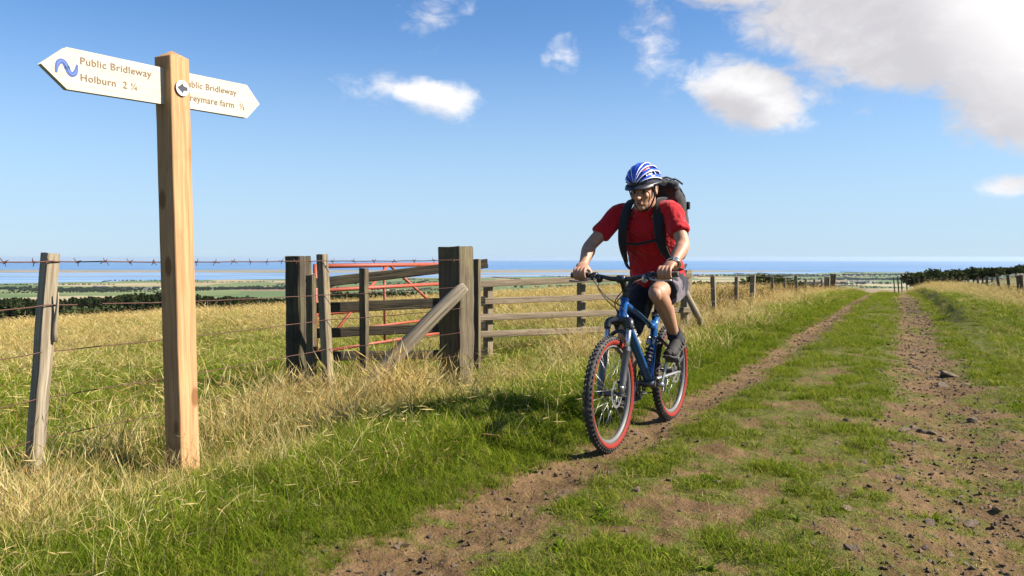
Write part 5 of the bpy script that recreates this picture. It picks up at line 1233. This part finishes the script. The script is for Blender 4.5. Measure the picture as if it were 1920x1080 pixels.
def put_stone(x, y, s_, k, rz, label, group=None, mat=None, sink=.36):
    me = SM[k % 8]
    if mat: me = me.copy(); me.materials.clear(); me.materials.append(M[mat])
    o = bpy.data.objects.new('stone', me); COL.objects.link(o); o.location = (x, y, float(height(x, y)) + s_ * (.40 - sink)); o.scale = (s_, s_, s_); o.rotation_euler = ((k * .7) % .5 - .25, (k * 1.3) % .5 - .25, rz)
    tag(o, label, 'stone', group); return o
def ground_at(px, py):
    for Y in np.arange(2.0, 45, .02):
        p = at(px, py, Y)
        if p.z <= float(height(p.x, p.y, False)): return p
    return at(px, py, 20)
for px, py, s_, k, lb, mt in ((760, 1027, .042, 0, 'brown block of stone on the bare earth of the left rut nearest the camera', 'brown_stone'), (1032, 956, .030, 1, 'pale stone lying alone in the left rut below the front wheel', None), (1783, 706, .085, 2, 'largest dark stone of the heap in the right rut', None), (1768, 724, .07, 3, 'dark stone just below the largest one of the heap in the right rut', None),
        (1728, 811, .052, 4, 'upright pale edged stone in the right rut below the heap', None), (1748, 814, .045, 5, 'rounded stone touching the upright pale edged stone', None), (1600, 1036, .06, 6, 'flat dark stone bedded in earth near the bottom edge of the track', None), (1685, 897, .042, 7, 'grey stone alone in the patchy turf below the right rut', None),
        (1826, 792, .05, 1, 'dark stone at the inland side of the right rut', None), (1812, 722, .048, 0, 'stone on the turf to the right of the heap', None), (1565, 1065, .05, 2, 'brownish stone at the bottom edge of the track', 'brown_stone'), (1578, 934, .022, 3, 'small white stone on the bare middle of the track', None)):
    p = ground_at(px, py); put_stone(p.x, p.y, s_ * p.y / 6.0 if py > 850 else s_ * 1.0, k, k * 1.1, lb, None, mt)
g = np.random.default_rng(12); cnt = 0
for i in range(4000):
    y = 3.2 + 19 * g.random() ** 1.5; off = g.normal() * .42; x = float(np.interp(y, *RRX)) + off
    if abs(x / y) > .64 or fbm(np.array(x * 1.2), np.array(y * 1.2), 91, 2) < .47: continue
    s_ = (.009 + .024 * g.random() ** 2.6) * (1 + y / 26)
    put_stone(x, y, s_, int(g.integers(8)), g.random() * 6.28, 'small loose stone among many along the right wheel rut', 'loose stones of the right wheel rut'); cnt += 1
    if cnt >= 150: break
cnt = 0
for i in range(2000):
    y = 3.0 + 15 * g.random() ** 1.4; x = float(np.interp(y, *LRX)) + g.normal() * .28
    if fbm(np.array(x * 1.2), np.array(y * 1.2), 93, 2) < .52 or (x - 1.12) ** 2 + (y - 5.55) ** 2 < .1: continue
    put_stone(x, y, (.010 + .018 * g.random() ** 2) * (1 + y / 26), int(g.integers(8)), g.random() * 6.28, 'small loose stone among several along the left wheel rut', 'loose stones of the left wheel rut'); cnt += 1
    if cnt >= 60: break
def pebble(seed):
    me = stone_mesh(seed); V = np.array([v.co[:] for v in me.vertices]); F_ = [tuple(p.vertices) for p in me.polygons]; bpy.data.meshes.remove(me); return hidden('pebble', V, np.array(F_), M['stone'])
PB = [pebble(400 + i) for i in range(4)]
n = 8000; y = 2.5 + 24 * g.random(n) ** 1.7; x = np.where(g.random(n) < .66, np.interp(y, *RRX) + g.normal(size=n) * .38, np.interp(y, *LRX) + g.normal(size=n) * .3)
ok = (np.abs(x / y) < .68) & (grassy(x, y) < .55 + .3 * g.random(n)); x, y = x[ok], y[ok]; n = len(x); s_ = (.004 + .009 * g.random(n) ** 2) * (1 + y / 22)
scatter('gravel', np.stack([x, y, height(x, y) + s_ * .2], -1), PB, np.stack([g.random(n), g.random(n), g.random(n) * 6.28], -1), np.stack([s_, s_, s_ * .7], -1), g.integers(0, 4, n), g.random(n), 'gravel scattered over the wheel ruts')
# ------------------------------------------------------------------ the air
HZ = 1.9e-5
hm = bpy.data.materials.new('haze'); hm.use_nodes = True; t = NT(hm.node_tree); t.n.clear()
pv = t.node('ShaderNodeVolumePrincipled'); pv.inputs['Color'].default_value = (.60, .76, .96, 1); pv.inputs['Density'].default_value = HZ; pv.inputs['Anisotropy'].default_value = .3
t.link(pv.outputs[0], t.node('ShaderNodeOutputMaterial').inputs['Volume'])
q = MB(); q.v = [(x, y, z) for x in (-35000, 35000) for y in (-35000, 35000) for z in (-170, 9.0)]
q.f = [(0, 1, 3, 2), (4, 6, 7, 5), (0, 4, 5, 1), (2, 3, 7, 6), (0, 2, 6, 4), (1, 5, 7, 3)]
o = mesh_np('haze', q.v, q.f, hm, None, False); tag(o, 'pale blue haze over the far plain and sea', kind='stuff')
